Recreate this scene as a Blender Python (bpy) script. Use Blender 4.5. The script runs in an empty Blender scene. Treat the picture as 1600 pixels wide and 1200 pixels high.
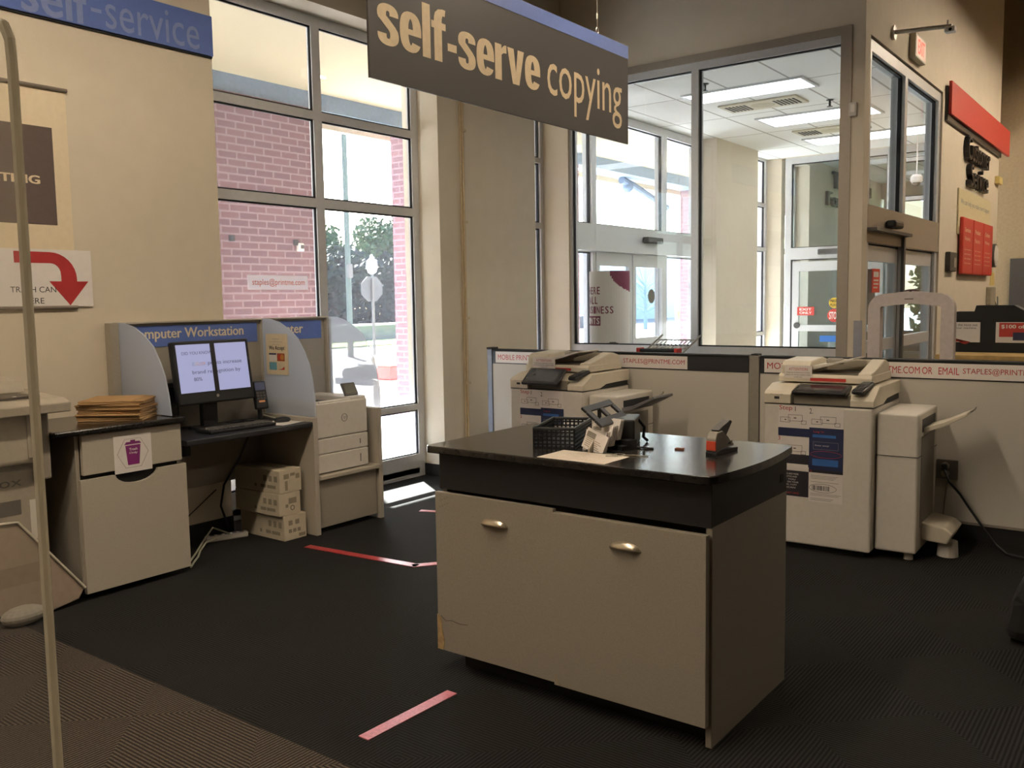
import bpy, bmesh, math, random
from mathutils import Vector, Matrix
random.seed(7)
S = bpy.context.scene
COL = S.collection
R = math.radians

# ---------------------------------------------------------------- camera
cam_d = bpy.data.cameras.new('camera'); cam = bpy.data.objects.new('camera', cam_d); COL.objects.link(cam)
yaw, pitch, roll = R(36.98), R(5.315), R(-0.915)
fw = Vector((-math.sin(yaw)*math.cos(pitch), math.cos(yaw)*math.cos(pitch), -math.sin(pitch)))
rt = Vector((math.cos(yaw), math.sin(yaw), 0)); up = rt.cross(fw)
r2 = rt*math.cos(roll) + up*math.sin(roll); u2 = -rt*math.sin(roll) + up*math.cos(roll)
cam.matrix_world = Matrix(((r2.x,u2.x,-fw.x,0),(r2.y,u2.y,-fw.y,0),(r2.z,u2.z,-fw.z,1.45),(0,0,0,1)))
cam_d.sensor_fit = 'HORIZONTAL'; cam_d.sensor_width = 36; cam_d.lens = 1399.6/1600*36
cam_d.clip_start = .05; cam_d.clip_end = 400
S.camera = cam
# ---------------------------------------------------------------- world, sun, exposure
W = bpy.data.worlds.new('world'); S.world = W; W.use_nodes = True
nt = W.node_tree; bg = nt.nodes['Background']
sky = nt.nodes.new('ShaderNodeTexSky'); sky.sky_type = 'NISHITA'; sky.sun_disc = False
sky.sun_elevation = R(40); sky.sun_rotation = R(-56.5); sky.air_density = 1; sky.dust_density = 2.5
nt.links.new(sky.outputs[0], bg.inputs[0]); bg.inputs[1].default_value = 1.5
sun_d = bpy.data.lights.new('sun', 'SUN'); sun_d.energy = 135; sun_d.angle = R(.55); sun_d.color = (1, .96, .9)
sun = bpy.data.objects.new('sun', sun_d); COL.objects.link(sun)
sun.rotation_euler = Vector((.83, -.55, -.84)).to_track_quat('-Z', 'Y').to_euler(); sun.location = (-30, 20, 40)
S.view_settings.view_transform = 'Standard'; S.view_settings.look = 'None'
S.view_settings.gamma = 1; S.view_settings.use_curve_mapping = False
S.view_settings.exposure = 0
LAMP = 118.0        # radiance of the store's fluorescent tubes
TROFFER = 6.5      # radiance of the vestibule's ceiling lights

# ---------------------------------------------------------------- materials
def lin(c):
    if isinstance(c, str):
        c = [int(c[i:i+2], 16)/255 for i in (0, 2, 4)]
    return tuple(x/12.92 if x <= .04045 else ((x+.055)/1.055)**2.4 for x in c)
_M = {}
def mat(name, col, rough=.5, metal=0, var=.06, vs=30, bump=0, bs=200, spec=.5, coat=0):
    if name in _M: return _M[name]
    m = bpy.data.materials.new(name); m.use_nodes = True; n = m.node_tree.nodes; l = m.node_tree.links
    p = n['Principled BSDF']; c = lin(col)
    p.inputs['Roughness'].default_value = rough; p.inputs['Metallic'].default_value = metal
    p.inputs['Specular IOR Level'].default_value = spec; p.inputs['Coat Weight'].default_value = coat
    tc = n.new('ShaderNodeTexCoord'); no = n.new('ShaderNodeTexNoise'); no.inputs['Scale'].default_value = vs
    no.inputs['Detail'].default_value = 3
    l.new(tc.outputs['Object'], no.inputs['Vector'])
    cr = n.new('ShaderNodeValToRGB'); cr.color_ramp.elements[0].position = .3; cr.color_ramp.elements[1].position = .7
    cr.color_ramp.elements[0].color = tuple(x*(1-var) for x in c)+(1,); cr.color_ramp.elements[1].color = tuple(min(1, x*(1+var)) for x in c)+(1,)
    l.new(no.outputs['Fac'], cr.inputs['Fac']); l.new(cr.outputs['Color'], p.inputs['Base Color'])
    if bump:
        n2 = n.new('ShaderNodeTexNoise'); n2.inputs['Scale'].default_value = bs; l.new(tc.outputs['Object'], n2.inputs['Vector'])
        b = n.new('ShaderNodeBump'); b.inputs['Strength'].default_value = bump; b.inputs['Distance'].default_value = .004
        l.new(n2.outputs['Fac'], b.inputs['Height']); l.new(b.outputs['Normal'], p.inputs['Normal'])
    _M[name] = m; return m
def emit(name, col, strength):
    if name in _M: return _M[name]
    m = bpy.data.materials.new(name); m.use_nodes = True; n = m.node_tree.nodes; l = m.node_tree.links
    p = n['Principled BSDF']; p.inputs['Base Color'].default_value = (.02, .02, .02, 1); p.inputs['Roughness'].default_value = .3
    p.inputs['Emission Color'].default_value = lin(col)+(1,); p.inputs['Emission Strength'].default_value = strength
    _M[name] = m; return m
def glass(name, tint=(.93, .96, .97), refl=1.0, rough=0, haze=0):
    if name in _M: return _M[name]
    m = bpy.data.materials.new(name); m.use_nodes = True; n = m.node_tree.nodes; l = m.node_tree.links; n.clear()
    o = n.new('ShaderNodeOutputMaterial'); mx = n.new('ShaderNodeMixShader'); t = n.new('ShaderNodeBsdfTransparent'); g = n.new('ShaderNodeBsdfGlossy')
    t.inputs[0].default_value = tint+(1,); g.inputs['Roughness'].default_value = rough
    lw = n.new('ShaderNodeLayerWeight'); lw.inputs['Blend'].default_value = .5
    pw = n.new('ShaderNodeMath'); pw.operation = 'POWER'; pw.inputs[1].default_value = 5; l.new(lw.outputs['Facing'], pw.inputs[0])
    ma = n.new('ShaderNodeMath'); ma.operation = 'MULTIPLY_ADD'; ma.inputs[1].default_value = .6*refl; ma.inputs[2].default_value = .04*refl
    l.new(pw.outputs[0], ma.inputs[0]); l.new(ma.outputs[0], mx.inputs[0]); hz = n.new('ShaderNodeMixShader'); hz.inputs[0].default_value = haze; ht = n.new('ShaderNodeBsdfTranslucent'); ht.inputs[0].default_value = (.8, .86, 1, 1)
    l.new(t.outputs[0], hz.inputs[1]); l.new(ht.outputs[0], hz.inputs[2])
    l.new(hz.outputs[0], mx.inputs[1]); l.new(g.outputs[0], mx.inputs[2]); l.new(mx.outputs[0], o.inputs[0])
    _M[name] = m; return m
def frosted(name, col):
    m = bpy.data.materials.new(name); m.use_nodes = True; n = m.node_tree.nodes; l = m.node_tree.links; n.clear()
    o = n.new('ShaderNodeOutputMaterial'); c = lin(col)+(1,)
    a = n.new('ShaderNodeMixShader'); a.inputs[0].default_value = .42; d = n.new('ShaderNodeBsdfDiffuse'); t = n.new('ShaderNodeBsdfTranslucent'); d.inputs[0].default_value = c; t.inputs[0].default_value = c
    l.new(t.outputs[0], a.inputs[1]); l.new(d.outputs[0], a.inputs[2])
    k = n.new('ShaderNodeMixShader'); k.inputs[0].default_value = .68; tr = n.new('ShaderNodeBsdfTransparent'); l.new(tr.outputs[0], k.inputs[1]); l.new(a.outputs[0], k.inputs[2])
    l.new(k.outputs[0], o.inputs[0]); return m
def brick_mat(name, c1, c2, mortar, bw=.203, rh=.0677, ms=.009):
    m = bpy.data.materials.new(name); m.use_nodes = True; n = m.node_tree.nodes; l = m.node_tree.links; p = n['Principled BSDF']; p.inputs['Roughness'].default_value = .85
    tc = n.new('ShaderNodeTexCoord'); sx = n.new('ShaderNodeSeparateXYZ'); l.new(tc.outputs['Object'], sx.inputs[0])
    ad = n.new('ShaderNodeMath'); l.new(sx.outputs[0], ad.inputs[0]); l.new(sx.outputs[1], ad.inputs[1])
    cx = n.new('ShaderNodeCombineXYZ'); l.new(ad.outputs[0], cx.inputs[0]); l.new(sx.outputs[2], cx.inputs[1])
    b = n.new('ShaderNodeTexBrick'); b.inputs['Scale'].default_value = 1; b.inputs['Brick Width'].default_value = bw; b.inputs['Row Height'].default_value = rh; b.inputs['Mortar Size'].default_value = ms
    b.inputs['Color1'].default_value = lin(c1)+(1,); b.inputs['Color2'].default_value = lin(c2)+(1,); b.inputs['Mortar'].default_value = lin(mortar)+(1,)
    l.new(cx.outputs[0], b.inputs['Vector']); l.new(b.outputs['Color'], p.inputs['Base Color'])
    bu = n.new('ShaderNodeBump'); bu.invert = True; bu.inputs['Strength'].default_value = .4; bu.inputs['Distance'].default_value = .01; l.new(b.outputs['Fac'], bu.inputs['Height']); l.new(bu.outputs[0], p.inputs['Normal'])
    return m
def carpet_mat(name, c_lo, c_hi):
    m = bpy.data.materials.new(name); m.use_nodes = True; n = m.node_tree.nodes; l = m.node_tree.links; p = n['Principled BSDF']
    p.inputs['Roughness'].default_value = .95; p.inputs['Specular IOR Level'].default_value = .15
    tc = n.new('ShaderNodeTexCoord'); mp = n.new('ShaderNodeMapping'); mp.inputs['Rotation'].default_value = (0, 0, R(45)); l.new(tc.outputs['Object'], mp.inputs[0])
    ch = n.new('ShaderNodeTexChecker'); ch.inputs['Scale'].default_value = 1/.46; ch.inputs[1].default_value = (1, 1, 1, 1); ch.inputs[2].default_value = (0, 0, 0, 1); l.new(mp.outputs[0], ch.inputs[0])
    ws = []
    for ax in ('X', 'Y'):
        w = n.new('ShaderNodeTexWave'); w.bands_direction = ax; w.inputs['Scale'].default_value = 22; w.inputs['Distortion'].default_value = .5; w.inputs['Detail'].default_value = 1
        l.new(tc.outputs['Object'], w.inputs['Vector']); ws.append(w)
    mx = n.new('ShaderNodeMix'); mx.data_type = 'FLOAT'; l.new(ch.outputs['Fac'], mx.inputs[0]); l.new(ws[0].outputs['Fac'], mx.inputs[2]); l.new(ws[1].outputs['Fac'], mx.inputs[3])
    no = n.new('ShaderNodeTexNoise'); no.inputs['Scale'].default_value = 260; l.new(tc.outputs['Object'], no.inputs['Vector'])
    ml = n.new('ShaderNodeMath'); ml.operation = 'MULTIPLY'; l.new(mx.outputs[0], ml.inputs[0]); l.new(no.outputs['Fac'], ml.inputs[1])
    cr = n.new('ShaderNodeValToRGB'); cr.color_ramp.elements[0].color = lin(c_lo)+(1,); cr.color_ramp.elements[1].color = lin(c_hi)+(1,); cr.color_ramp.elements[0].position = .05; cr.color_ramp.elements[1].position = .6
    l.new(ml.outputs[0], cr.inputs[0]); l.new(cr.outputs[0], p.inputs['Base Color'])
    bu = n.new('ShaderNodeBump'); bu.inputs['Strength'].default_value = .5; bu.inputs['Distance'].default_value = .004; l.new(ml.outputs[0], bu.inputs['Height']); l.new(bu.outputs[0], p.inputs['Normal'])
    return m
def grid_mat(name, col, line, w=.61, h=1.22, ms=.012):
    m = bpy.data.materials.new(name); m.use_nodes = True; n = m.node_tree.nodes; l = m.node_tree.links; p = n['Principled BSDF']; p.inputs['Roughness'].default_value = .9
    tc = n.new('ShaderNodeTexCoord'); b = n.new('ShaderNodeTexBrick'); b.offset = 0; b.inputs['Scale'].default_value = 1; b.inputs['Brick Width'].default_value = w; b.inputs['Row Height'].default_value = h; b.inputs['Mortar Size'].default_value = ms
    for i in ('Color1', 'Color2'): b.inputs[i].default_value = lin(col)+(1,)
    b.inputs['Mortar'].default_value = lin(line)+(1,); l.new(tc.outputs['Object'], b.inputs['Vector']); l.new(b.outputs['Color'], p.inputs['Base Color'])
    return m

WALL = mat('wall_paint', 'd8ccb7', .8, var=.02, vs=8, bump=.15, bs=120)
CEIL = mat('deck_paint', '9a917f', .9)
LAM = mat('greige_laminate', '9c9588', .45, var=.09, vs=260)
LAMD = mat('light_laminate', 'b5ad9e', .45, var=.06, vs=220)
BLACK = mat('black_laminate', '25262a', .38, var=.12, vs=60)
APRON = mat('black_apron', '1d1d1f', .5, var=.1)
TOP = mat('counter_laminate', '24211f', .16, var=.2, vs=40, bump=.02, bs=90)
RUBBER = mat('black_rubber', '141415', .7)
ALU = mat('aluminium', 'd0d0d0', .35, .2, var=.03)
ALUD = mat('aluminium_warm_grey', 'a49a8c', .4, .3, var=.03)  # darker, warmer aluminium tone for the trim and header panel
DARKM = mat('dark_gasket', '1c1e24', .6)
STEEL = mat('steel', 'b9b6ae', .3, .9)
GOLD = mat('satin_brass', 'd6cbb6', .3, .85)
GLASS = glass('window_glass', haze=.004); GLASSX = glass('reflection_veil_glass', haze=.06)  # bluish translucent veil stands in for hazy reflections, strongest on the outer panes
def thin(name, col):
    m = bpy.data.materials.new(name); m.use_nodes = True; n = m.node_tree.nodes; l = m.node_tree.links; n.clear()
    o = n.new('ShaderNodeOutputMaterial'); mx = n.new('ShaderNodeMixShader'); mx.inputs[0].default_value = .6
    d = n.new('ShaderNodeBsdfDiffuse'); t = n.new('ShaderNodeBsdfTranslucent'); d.inputs[0].default_value = t.inputs[0].default_value = lin(col)+(1,)
    l.new(d.outputs[0], mx.inputs[1]); l.new(t.outputs[0], mx.inputs[2]); l.new(mx.outputs[0], o.inputs[0]); return m
THINP = thin('window_paper', 'f6f1f3'); EDGE = thin('acrylic_edge', 'e6e0d2')
ACRYL = glass('acrylic', (.97, .97, .96), .8)
FROST = frosted('frosted_acrylic', 'dfe6f2')
WHITEP = mat('white_paper', 'e9e2dc', .7, var=.02)
CREAMP = mat('cream_paper', 'e4d3b4', .7, var=.03)
OFFW = mat('office_white', 'ddd7cd', .45, var=.03)
OFFW2 = mat('office_cream', 'd8cfbc', .45, var=.03)
GREYP = mat('grey_plastic', '8f897f', .5)
DGREY = mat('dark_grey_plastic', '4a4846', .5)
BLKP = mat('black_plastic', '17181b', .4)
SCREEN = mat('dark_screen', '2a2c33', .15)
BLUE = mat('sign_blue', '5870b4', .5, var=.04)
BLUED = mat('sign_blue_letter', '7d8cba', .5)
SIGND = mat('sign_charcoal', '2a2523', .55, var=.08, vs=120)
TAN = mat('sign_tan', 'd9c5a2', .6)
RED = mat('sign_red', 'c23a30', .5)
REDP = mat('print_red', 'b8323a', .6)
PURP = mat('print_purple', '7a1f6a', .6)
MAROON = mat('print_maroon', '7a2347', .6)
NAVY = mat('print_navy', '20294f', .5)
MIDB = mat('print_blue', '2d62a8', .5)
INK = mat('print_ink', '35312f', .7)
KRAFT = mat('kraft_paper', 'ad8a5e', .75, var=.1, vs=15)
KRAFTD = mat('kraft_paper_flap', '9c7a4e', .75, var=.1, vs=15)
CARD = mat('white_carton', 'c9bda6', .8, var=.05)
TAPER = mat('red_tape', 'b03036', .35)
TAPEP = mat('pink_tape', 'd1707f', .35, var=.15, vs=90)
FABRIC = mat('partition_fabric', 'c6c1b7', .9, var=.1, vs=300)
WOOD = mat('orange_wood', 'b98446', .5, var=.2, vs=12)
YELL = mat('old_yellow', 'd9c27a', .6)
LEAF = mat('leaf_green', '3c5238', .8, var=.6, vs=2.5, bump=1, bs=6)
LEAFD = mat('leaf_dark', '222d2c', .9, var=.6, vs=2.0, bump=1, bs=6)
BARK = mat('bark', '6a5f58', .9)

# ---------------------------------------------------------------- mesh helpers
class MB:
    def __init__(s): s.bm = bmesh.new()
    def box(s, x0, x1, y0, y1, z0, z1, b=0, seg=2, M=None):
        m = Matrix.Translation(((x0+x1)/2, (y0+y1)/2, (z0+z1)/2)) @ Matrix.Diagonal((abs(x1-x0), abs(y1-y0), abs(z1-z0), 1))
        if M is not None: m = M @ m
        v = bmesh.ops.create_cube(s.bm, size=1, matrix=m)['verts']
        if b:
            e = list({e for q in v for e in q.link_edges})
            bmesh.ops.bevel(s.bm, geom=e, offset=b, segments=seg, affect='EDGES', profile=.5)
        return s
    def prism(s, pts, axis, a0, a1, b=0, M=None):
        def P(p, a):
            v = Vector({'x': (a, p[0], p[1]), 'y': (p[0], a, p[1]), 'z': (p[0], p[1], a)}[axis])
            return M @ v if M is not None else v
        A = [s.bm.verts.new(P(p, a0)) for p in pts]; B = [s.bm.verts.new(P(p, a1)) for p in pts]; n = len(pts)
        s.bm.faces.new(A); s.bm.faces.new(B[::-1])
        for i in range(n): s.bm.faces.new((A[i], A[(i+1) % n], B[(i+1) % n], B[i]))
        if b:
            e = list({e for q in A+B for e in q.link_edges})
            bmesh.ops.bevel(s.bm, geom=e, offset=b, segments=2, affect='EDGES', profile=.5)
        return s
    def cyl(s, p0, p1, r, r1=None, seg=16):
        return s.tube([p0, p1], r, seg, r1)
    def tube(s, pts, r, seg=8, r1=None):
        pts = [Vector(p) for p in pts]; rings = []; ref = None
        for i, p in enumerate(pts):
            d = (pts[min(i+1, len(pts)-1)] - pts[max(i-1, 0)]).normalized()
            if ref is None: ref = d.orthogonal().normalized()
            a = (ref - d*ref.dot(d)).normalized(); ref = a; c = d.cross(a)
            rr = r if r1 is None else r+(r1-r)*i/(len(pts)-1)
            rings.append([s.bm.verts.new(p + (a*math.cos(t)+c*math.sin(t))*rr) for t in [2*math.pi*k/seg for k in range(seg)]])
        for A, B in zip(rings, rings[1:]):
            for k in range(seg): s.bm.faces.new((A[k], A[(k+1) % seg], B[(k+1) % seg], B[k]))
        s.bm.faces.new(rings[0][::-1]); s.bm.faces.new(rings[-1]); return s
    def lathe(s, prof, c, seg=24):
        c = Vector(c); rings = []
        for r, z in prof: rings.append([s.bm.verts.new(c+Vector((max(r, 1e-4)*math.cos(t), max(r, 1e-4)*math.sin(t), z))) for t in [2*math.pi*k/seg for k in range(seg)]])
        for A, B in zip(rings, rings[1:]):
            for k in range(seg): s.bm.faces.new((A[k], A[(k+1) % seg], B[(k+1) % seg], B[k]))
        s.bm.faces.new(rings[0][::-1]); s.bm.faces.new(rings[-1]); return s
    def ball(s, c, r, u=16, v=10, M=None):
        m = Matrix.Translation(c) @ Matrix.Diagonal((r[0], r[1], r[2], 1)) if not isinstance(r, (int, float)) else Matrix.Translation(c) @ Matrix.Diagonal((r, r, r, 1))
        bmesh.ops.create_uvsphere(s.bm, u_segments=u, v_segments=v, radius=1, matrix=m if M is None else M @ m); return s
    def face(s, *pts): s.bm.faces.new([s.bm.verts.new(p) for p in pts]); return s
    def build(s, name, m, parent=None, local=False, smooth=False):
        bmesh.ops.recalc_face_normals(s.bm, faces=s.bm.faces)
        if parent is not None and not local:
            off = Vector(); q = parent
            while q is not None: off += q.location; q = q.parent
            bmesh.ops.translate(s.bm, verts=s.bm.verts, vec=-off)
        me = bpy.data.meshes.new(name); s.bm.to_mesh(me); s.bm.free(); me.materials.append(m)
        if smooth:
            for p in me.polygons: p.use_smooth = True
        o = bpy.data.objects.new(name, me); COL.objects.link(o)
        if parent is not None: o.parent = parent
        return o
def tag(o, label, cat, group=None):
    o['label'] = label; o['category'] = cat
    if group: o['group'] = group
    return o
def thing(name, label, cat, loc=(0, 0, 0), rz=0, group=None):
    o = bpy.data.objects.new(name, None); COL.objects.link(o); o.location = loc; o.rotation_euler = (0, 0, rz); o.empty_display_size = .1
    return tag(o, label, cat, group)
def struct(o): o['kind'] = 'structure'; return o
def stuff(o): o['kind'] = 'stuff'; return o
def copy_tree(o, parent=None):
    c = o.copy(); COL.objects.link(c); c.parent = parent
    for ch in list(o.children): copy_tree(ch, c)
    return c
_txt = bpy.data.curves.new('t', 'FONT')
def text(name, body, m, parent, o, xd, ud, w=None, h=None, bold=0, ext=.0008, align='L', local=False, space=1.0, line=1.0, size=1.0, slant=0):
    """writing laid on a surface: o = lower left of its bounding box (or centre with align C), xd / ud = reading and up direction"""
    cu = _txt; cu.body = body; cu.size = 1; cu.offset = 0; cu.extrude = 0; cu.resolution_u = 3; cu.space_character = space; cu.space_line = line; cu.shear = slant
    cu.align_x = 'CENTER' if align == 'C' else 'LEFT'
    to = bpy.data.objects.new('t', cu); COL.objects.link(to)
    dg = bpy.context.evaluated_depsgraph_get(); dg.update()
    me = bpy.data.meshes.new_from_object(to.evaluated_get(dg)); bpy.data.objects.remove(to)
    xs = [v.co.x for v in me.vertices]; ys = [v.co.y for v in me.vertices]
    bw, bh = max(xs)-min(xs), max(ys)-min(ys)
    sx = (w/bw) if w else None; sy = (h/bh) if h else None
    if sx is None: sx = sy if sy else size
    if sy is None: sy = sx
    xd = Vector(xd).normalized(); ud = Vector(ud).normalized(); nd = xd.cross(ud); o = Vector(o)
    x0, y0 = (min(xs)+max(xs))/2 if align == 'C' else min(xs), (min(ys)+max(ys))/2 if align == 'C' else min(ys)
    bm = bmesh.new(); bm.from_mesh(me); bpy.data.meshes.remove(me)
    if bold:
        g0 = bm.verts[:] + bm.edges[:] + bm.faces[:]
        ring = [(bold*math.cos(R(a_)), bold*.55*math.sin(R(a_))) for a_ in range(0, 360, 30)] if bold > .035 or bh*(sy or 1) > .1 else [(-bold, 0), (bold, 0), (0, bold*.4), (0, -bold*.4)]
        for k_, (dx, dy) in enumerate(ring):
            q = bmesh.ops.duplicate(bm, geom=g0)['geom']
            bmesh.ops.translate(bm, verts=[v for v in q if isinstance(v, bmesh.types.BMVert)], vec=(dx, dy, .08*(k_+1)))
        x0 -= 0 if align == 'C' else bold; sx = sx*bw/(bw+2*bold)
    if ext > .002:
        g = bmesh.ops.extrude_face_region(bm, geom=bm.faces[:])
        for v in [q for q in g['geom'] if isinstance(q, bmesh.types.BMVert)]: v.co.z += 1
        for v in bm.verts: v.co = o + xd*((v.co.x-x0)*sx) + ud*((v.co.y-y0)*sy) + nd*(v.co.z*ext)
    else:
        for v in bm.verts: v.co = o + xd*((v.co.x-x0)*sx) + ud*((v.co.y-y0)*sy) + nd*ext*(1+v.co.z)
    b = MB(); b.bm.free(); b.bm = bm
    return b.build(name, m, parent, local)
def leaves(blobs, n, size):
    """foliage: n small leaf clusters scattered through ellipsoids (centre, radii)"""
    b = MB(); tot = sum(r[0]*r[1]*r[2] for c, r in blobs)
    for c, r in blobs:
        for k in range(int(n*r[0]*r[1]*r[2]/tot)):
            d = Vector((random.gauss(0, 1), random.gauss(0, 1), random.gauss(0, 1))).normalized()*random.uniform(.55, 1)
            p = Vector((c[0]+d.x*r[0], c[1]+d.y*r[1], c[2]+d.z*r[2])); e = Vector((random.uniform(-1, 1), random.uniform(-1, 1), random.uniform(-1, 1))).normalized()
            f = e.orthogonal().normalized(); s_ = size*random.uniform(.6, 1.3)
            b.face(p-e*s_, p+f*s_*.5, p+e*s_, p-f*s_*.5)
    return b
XP, YP, ZP = (1, 0, 0), (0, 1, 0), (0, 0, 1)
def storefront(name, axis, plane, u0, u1, z0, z1, us, zs, wf=.06, d=.1, out=-1, m=None, gl=True):
    """aluminium framing: outer frame, vertical members us, rails zs = (z, height, ua, ub); the frame is the root mesh, each pane a child"""
    m = m or ALU
    p0, p1 = (plane, plane+out*d); b = MB()
    def bx(ua, ub, za, zb, q0=p0, q1=p1, bb=None):
        (bb or b).box(*((q0, q1, ua, ub) if axis == 'x' else (ua, ub, q0, q1)), za, zb)
    bx(u0, u0+wf, z0, z1); bx(u1-wf, u1, z0, z1); bx(u0+wf, u1-wf, z1-wf, z1); bx(u0+wf, u1-wf, z0, z0+wf)
    cuts = sorted(us); edges = [u0+wf/2]+cuts+[u1-wf/2]
    for u in cuts: bx(u-wf/2, u+wf/2, z0+wf, z1-wf)
    rails = []
    for q in zs:
        z, h = q[0], q[1]; ra, rb = (q[2], q[3]) if len(q) > 2 else (u0, u1)
        rails.append((z, h, ra, rb))
        for ua, ub in zip(edges, edges[1:]):
            if ua+.02 >= ra-wf and ub-.02 <= rb+wf: bx(ua+wf/2, ub-wf/2, z-h/2, z+h/2)
    root = struct(b.build(name, m))
    g0, g1 = plane+out*d*.55, plane+out*d*.55+out*.006
    for ua, ub in zip(edges, edges[1:]):
        zz = [z0+wf]
        for z, h, ra, rb in sorted(rails):
            if ua+.02 >= ra-wf and ub-.02 <= rb+wf: zz += [z-h/2, z+h/2]
        zz.append(z1-wf)
        gk = MB()
        for za, zb in zip(zz[::2], zz[1::2]):
            if zb-za < .03: continue
            pb = MB(); bx(ua+wf/2, ub-wf/2, za, zb, g0, g1, pb); pb.build('pane', GLASSX if axis == 'x' and plane < -5 else GLASS, root)
            for s0, s1, t0, t1 in ((ua+wf/2, ua+wf/2+.012, za, zb), (ub-wf/2-.012, ub-wf/2, za, zb), (ua+wf/2, ub-wf/2, za, za+.012), (ua+wf/2, ub-wf/2, zb-.012, zb)):
                bx(s0, s1, t0, t1, plane+out*d*.25, plane+out*d*.5, gk)
        if gk.bm.verts: gk.build('gasket', DARKM, root)
        else: gk.bm.free()
    return root
# ================================================================ the setting
XF, XG, YB, XC, YE = -4.862, -5.08, 7.309, -2.057, 13.14     # inner face of the front wall, its glass line, vestibule wall, inner door wall, exit wall
CARPET = carpet_mat('carpet_charcoal', '121212', '2e2d2b'); CARPETB = carpet_mat('carpet_lighter_tone', '24201d', '5e554c')
b = MB(); b.box(-5.2, 12, -6, 20, -.1, 0); struct(b.build('floor', CARPET))
b = MB(); b.box(XF, 12, -6, 1.83, 0, .002); o = b.build('floor_lighter_field', CARPETB); struct(o)  # same ribbed carpet pattern in lighter, browner tones over the near floor
b = MB(); b.box(XF, XC, YB+.1, YE, 0, .003); struct(b.build('floor_entry_mat', mat('entry_tile', 'cdc6bb', .9)))
b = MB(); b.box(-5.3, 12, -6, 20, 6, 6.1); struct(b.build('ceiling', CEIL))
b = MB(); ops = [(3.44, 5.52), (6.86, YB), (7.46, 10.86), (12.23, YE), (13.3, 14.37)]
y = -6
for a, c in ops:
    b.box(-5.25, XF, y, a, 0, 6); b.box(-5.25, XF, a, c, 3.5, 6); y = c
b.box(-5.25, XF, y, 20, 0, 6)
b.box(XF, XF+.001, 13.0, 13.001, 0, .001)
struct(b.build('wall_left', WALL))
b = MB(); b.box(-5.3, 12, -6.15, -6, 0, 6); struct(b.build('wall_back', WALL))
b = MB(); b.box(12, 12.15, -6, 20, 0, 6); struct(b.build('wall_right', WALL))
b = MB(); b.box(XF, -4.79, YB, YB+.15, 0, 3.5); b.box(-2.215, XC, YB, 7.45, 0, 3.48); b.box(XF, XC, YB, YB+.15, 3.48, 6)
struct(b.build('wall_vestibule', WALL))
b = MB(); b.box(XC-.15, XC, 10.03, 13.45, 0, 6); b.box(XC-.15, XC, 7.45, 10.03, 3.47, 6); struct(b.build('wall_service', WALL))
b = MB(); b.box(XF, XC-.15, YE, YE+.1, 3.46, 6); struct(b.build('wall_exit', WALL))
b = MB(); b.box(-4.9, 12, 18.5, 18.65, 0, .3); b.box(-4.9, 12, 18.5, 18.65, 3.3, 6); b.box(-1.2, 12, 18.5, 18.65, .3, 3.3); struct(b.build('wall_far', WALL))
b = MB(); b.box(-2.0, 12, 14.5, 14.65, 0, 6); b.box(-2.3, -2.0, 14.5, 14.65, 0, 6); struct(b.build('wall_service_back', mat('wall_tan', 'b39c79', .8)))
struct(storefront('window_6', 'y', 18.58, -4.8, -1.2, .3, 3.3, [-3.6, -2.4], []))
TILE = grid_mat('ceiling_tile', 'f2f1ec', 'aaa79f')
b = MB(); b.box(XF-.25, XC-.15, YB+.15, YE, 3.47, 3.52); struct(b.build('ceiling_vestibule', TILE))
b = MB(); b.box(-4.86, XC-.15, YE+.1, 18.5, 3.6, 3.65); struct(b.build('ceiling_exit', TILE))
# baseboards
b = MB(); b.box(XF, XF+.012, -6, 3.44, 0, .1); b.box(XF, XF+.012, 5.52, 6.86, 0, .1); b.box(XG, XF+.012, 5.508, 5.52, 0, .1); struct(b.build('baseboard_left', RUBBER))
b = MB(); b.box(XC, XC+.012, 10.03, 13.45, 0, .1); struct(b.build('baseboard_service', RUBBER))
# windows of the front wall
storefront('window_1', 'x', XG, 3.44, 5.52, 0, 3.5, [4.465], [(2.80, .06), (2.178, .065), (.585, .05), (.11, .16)], wf=.075, d=.05)
storefront('window_2', 'x', XG, 6.86, YB, 0, 3.5, [], [(2.797, .05), (2.174, .055), (.585, .05), (.11, .16)], wf=.05, d=.1)
storefront('window_3', 'x', XG, 12.23, YE, 0, 3.5, [], [(2.80, .05), (2.15, .055), (.9, .05)], wf=.06, d=.1)
storefront('window_5', 'x', XG, 13.3, 14.37, 0, 3.5, [], [(2.8, .05), (2.15, .055)], wf=.06, d=.1)
# vestibule window wall towards the copy area
storefront('window_4', 'y', YB+.02, -4.83, -2.165, 0, 3.475, [-3.487], [(.985, .07)], wf=.066, d=.1, out=1)
b = MB(); b.box(-2.24, -2.155, YB-.012, YB, 0, 3.53); b.box(-4.79, -2.24, YB-.012, YB, 3.465, 3.53); struct(b.build('trim_vestibule', ALUD))
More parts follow.
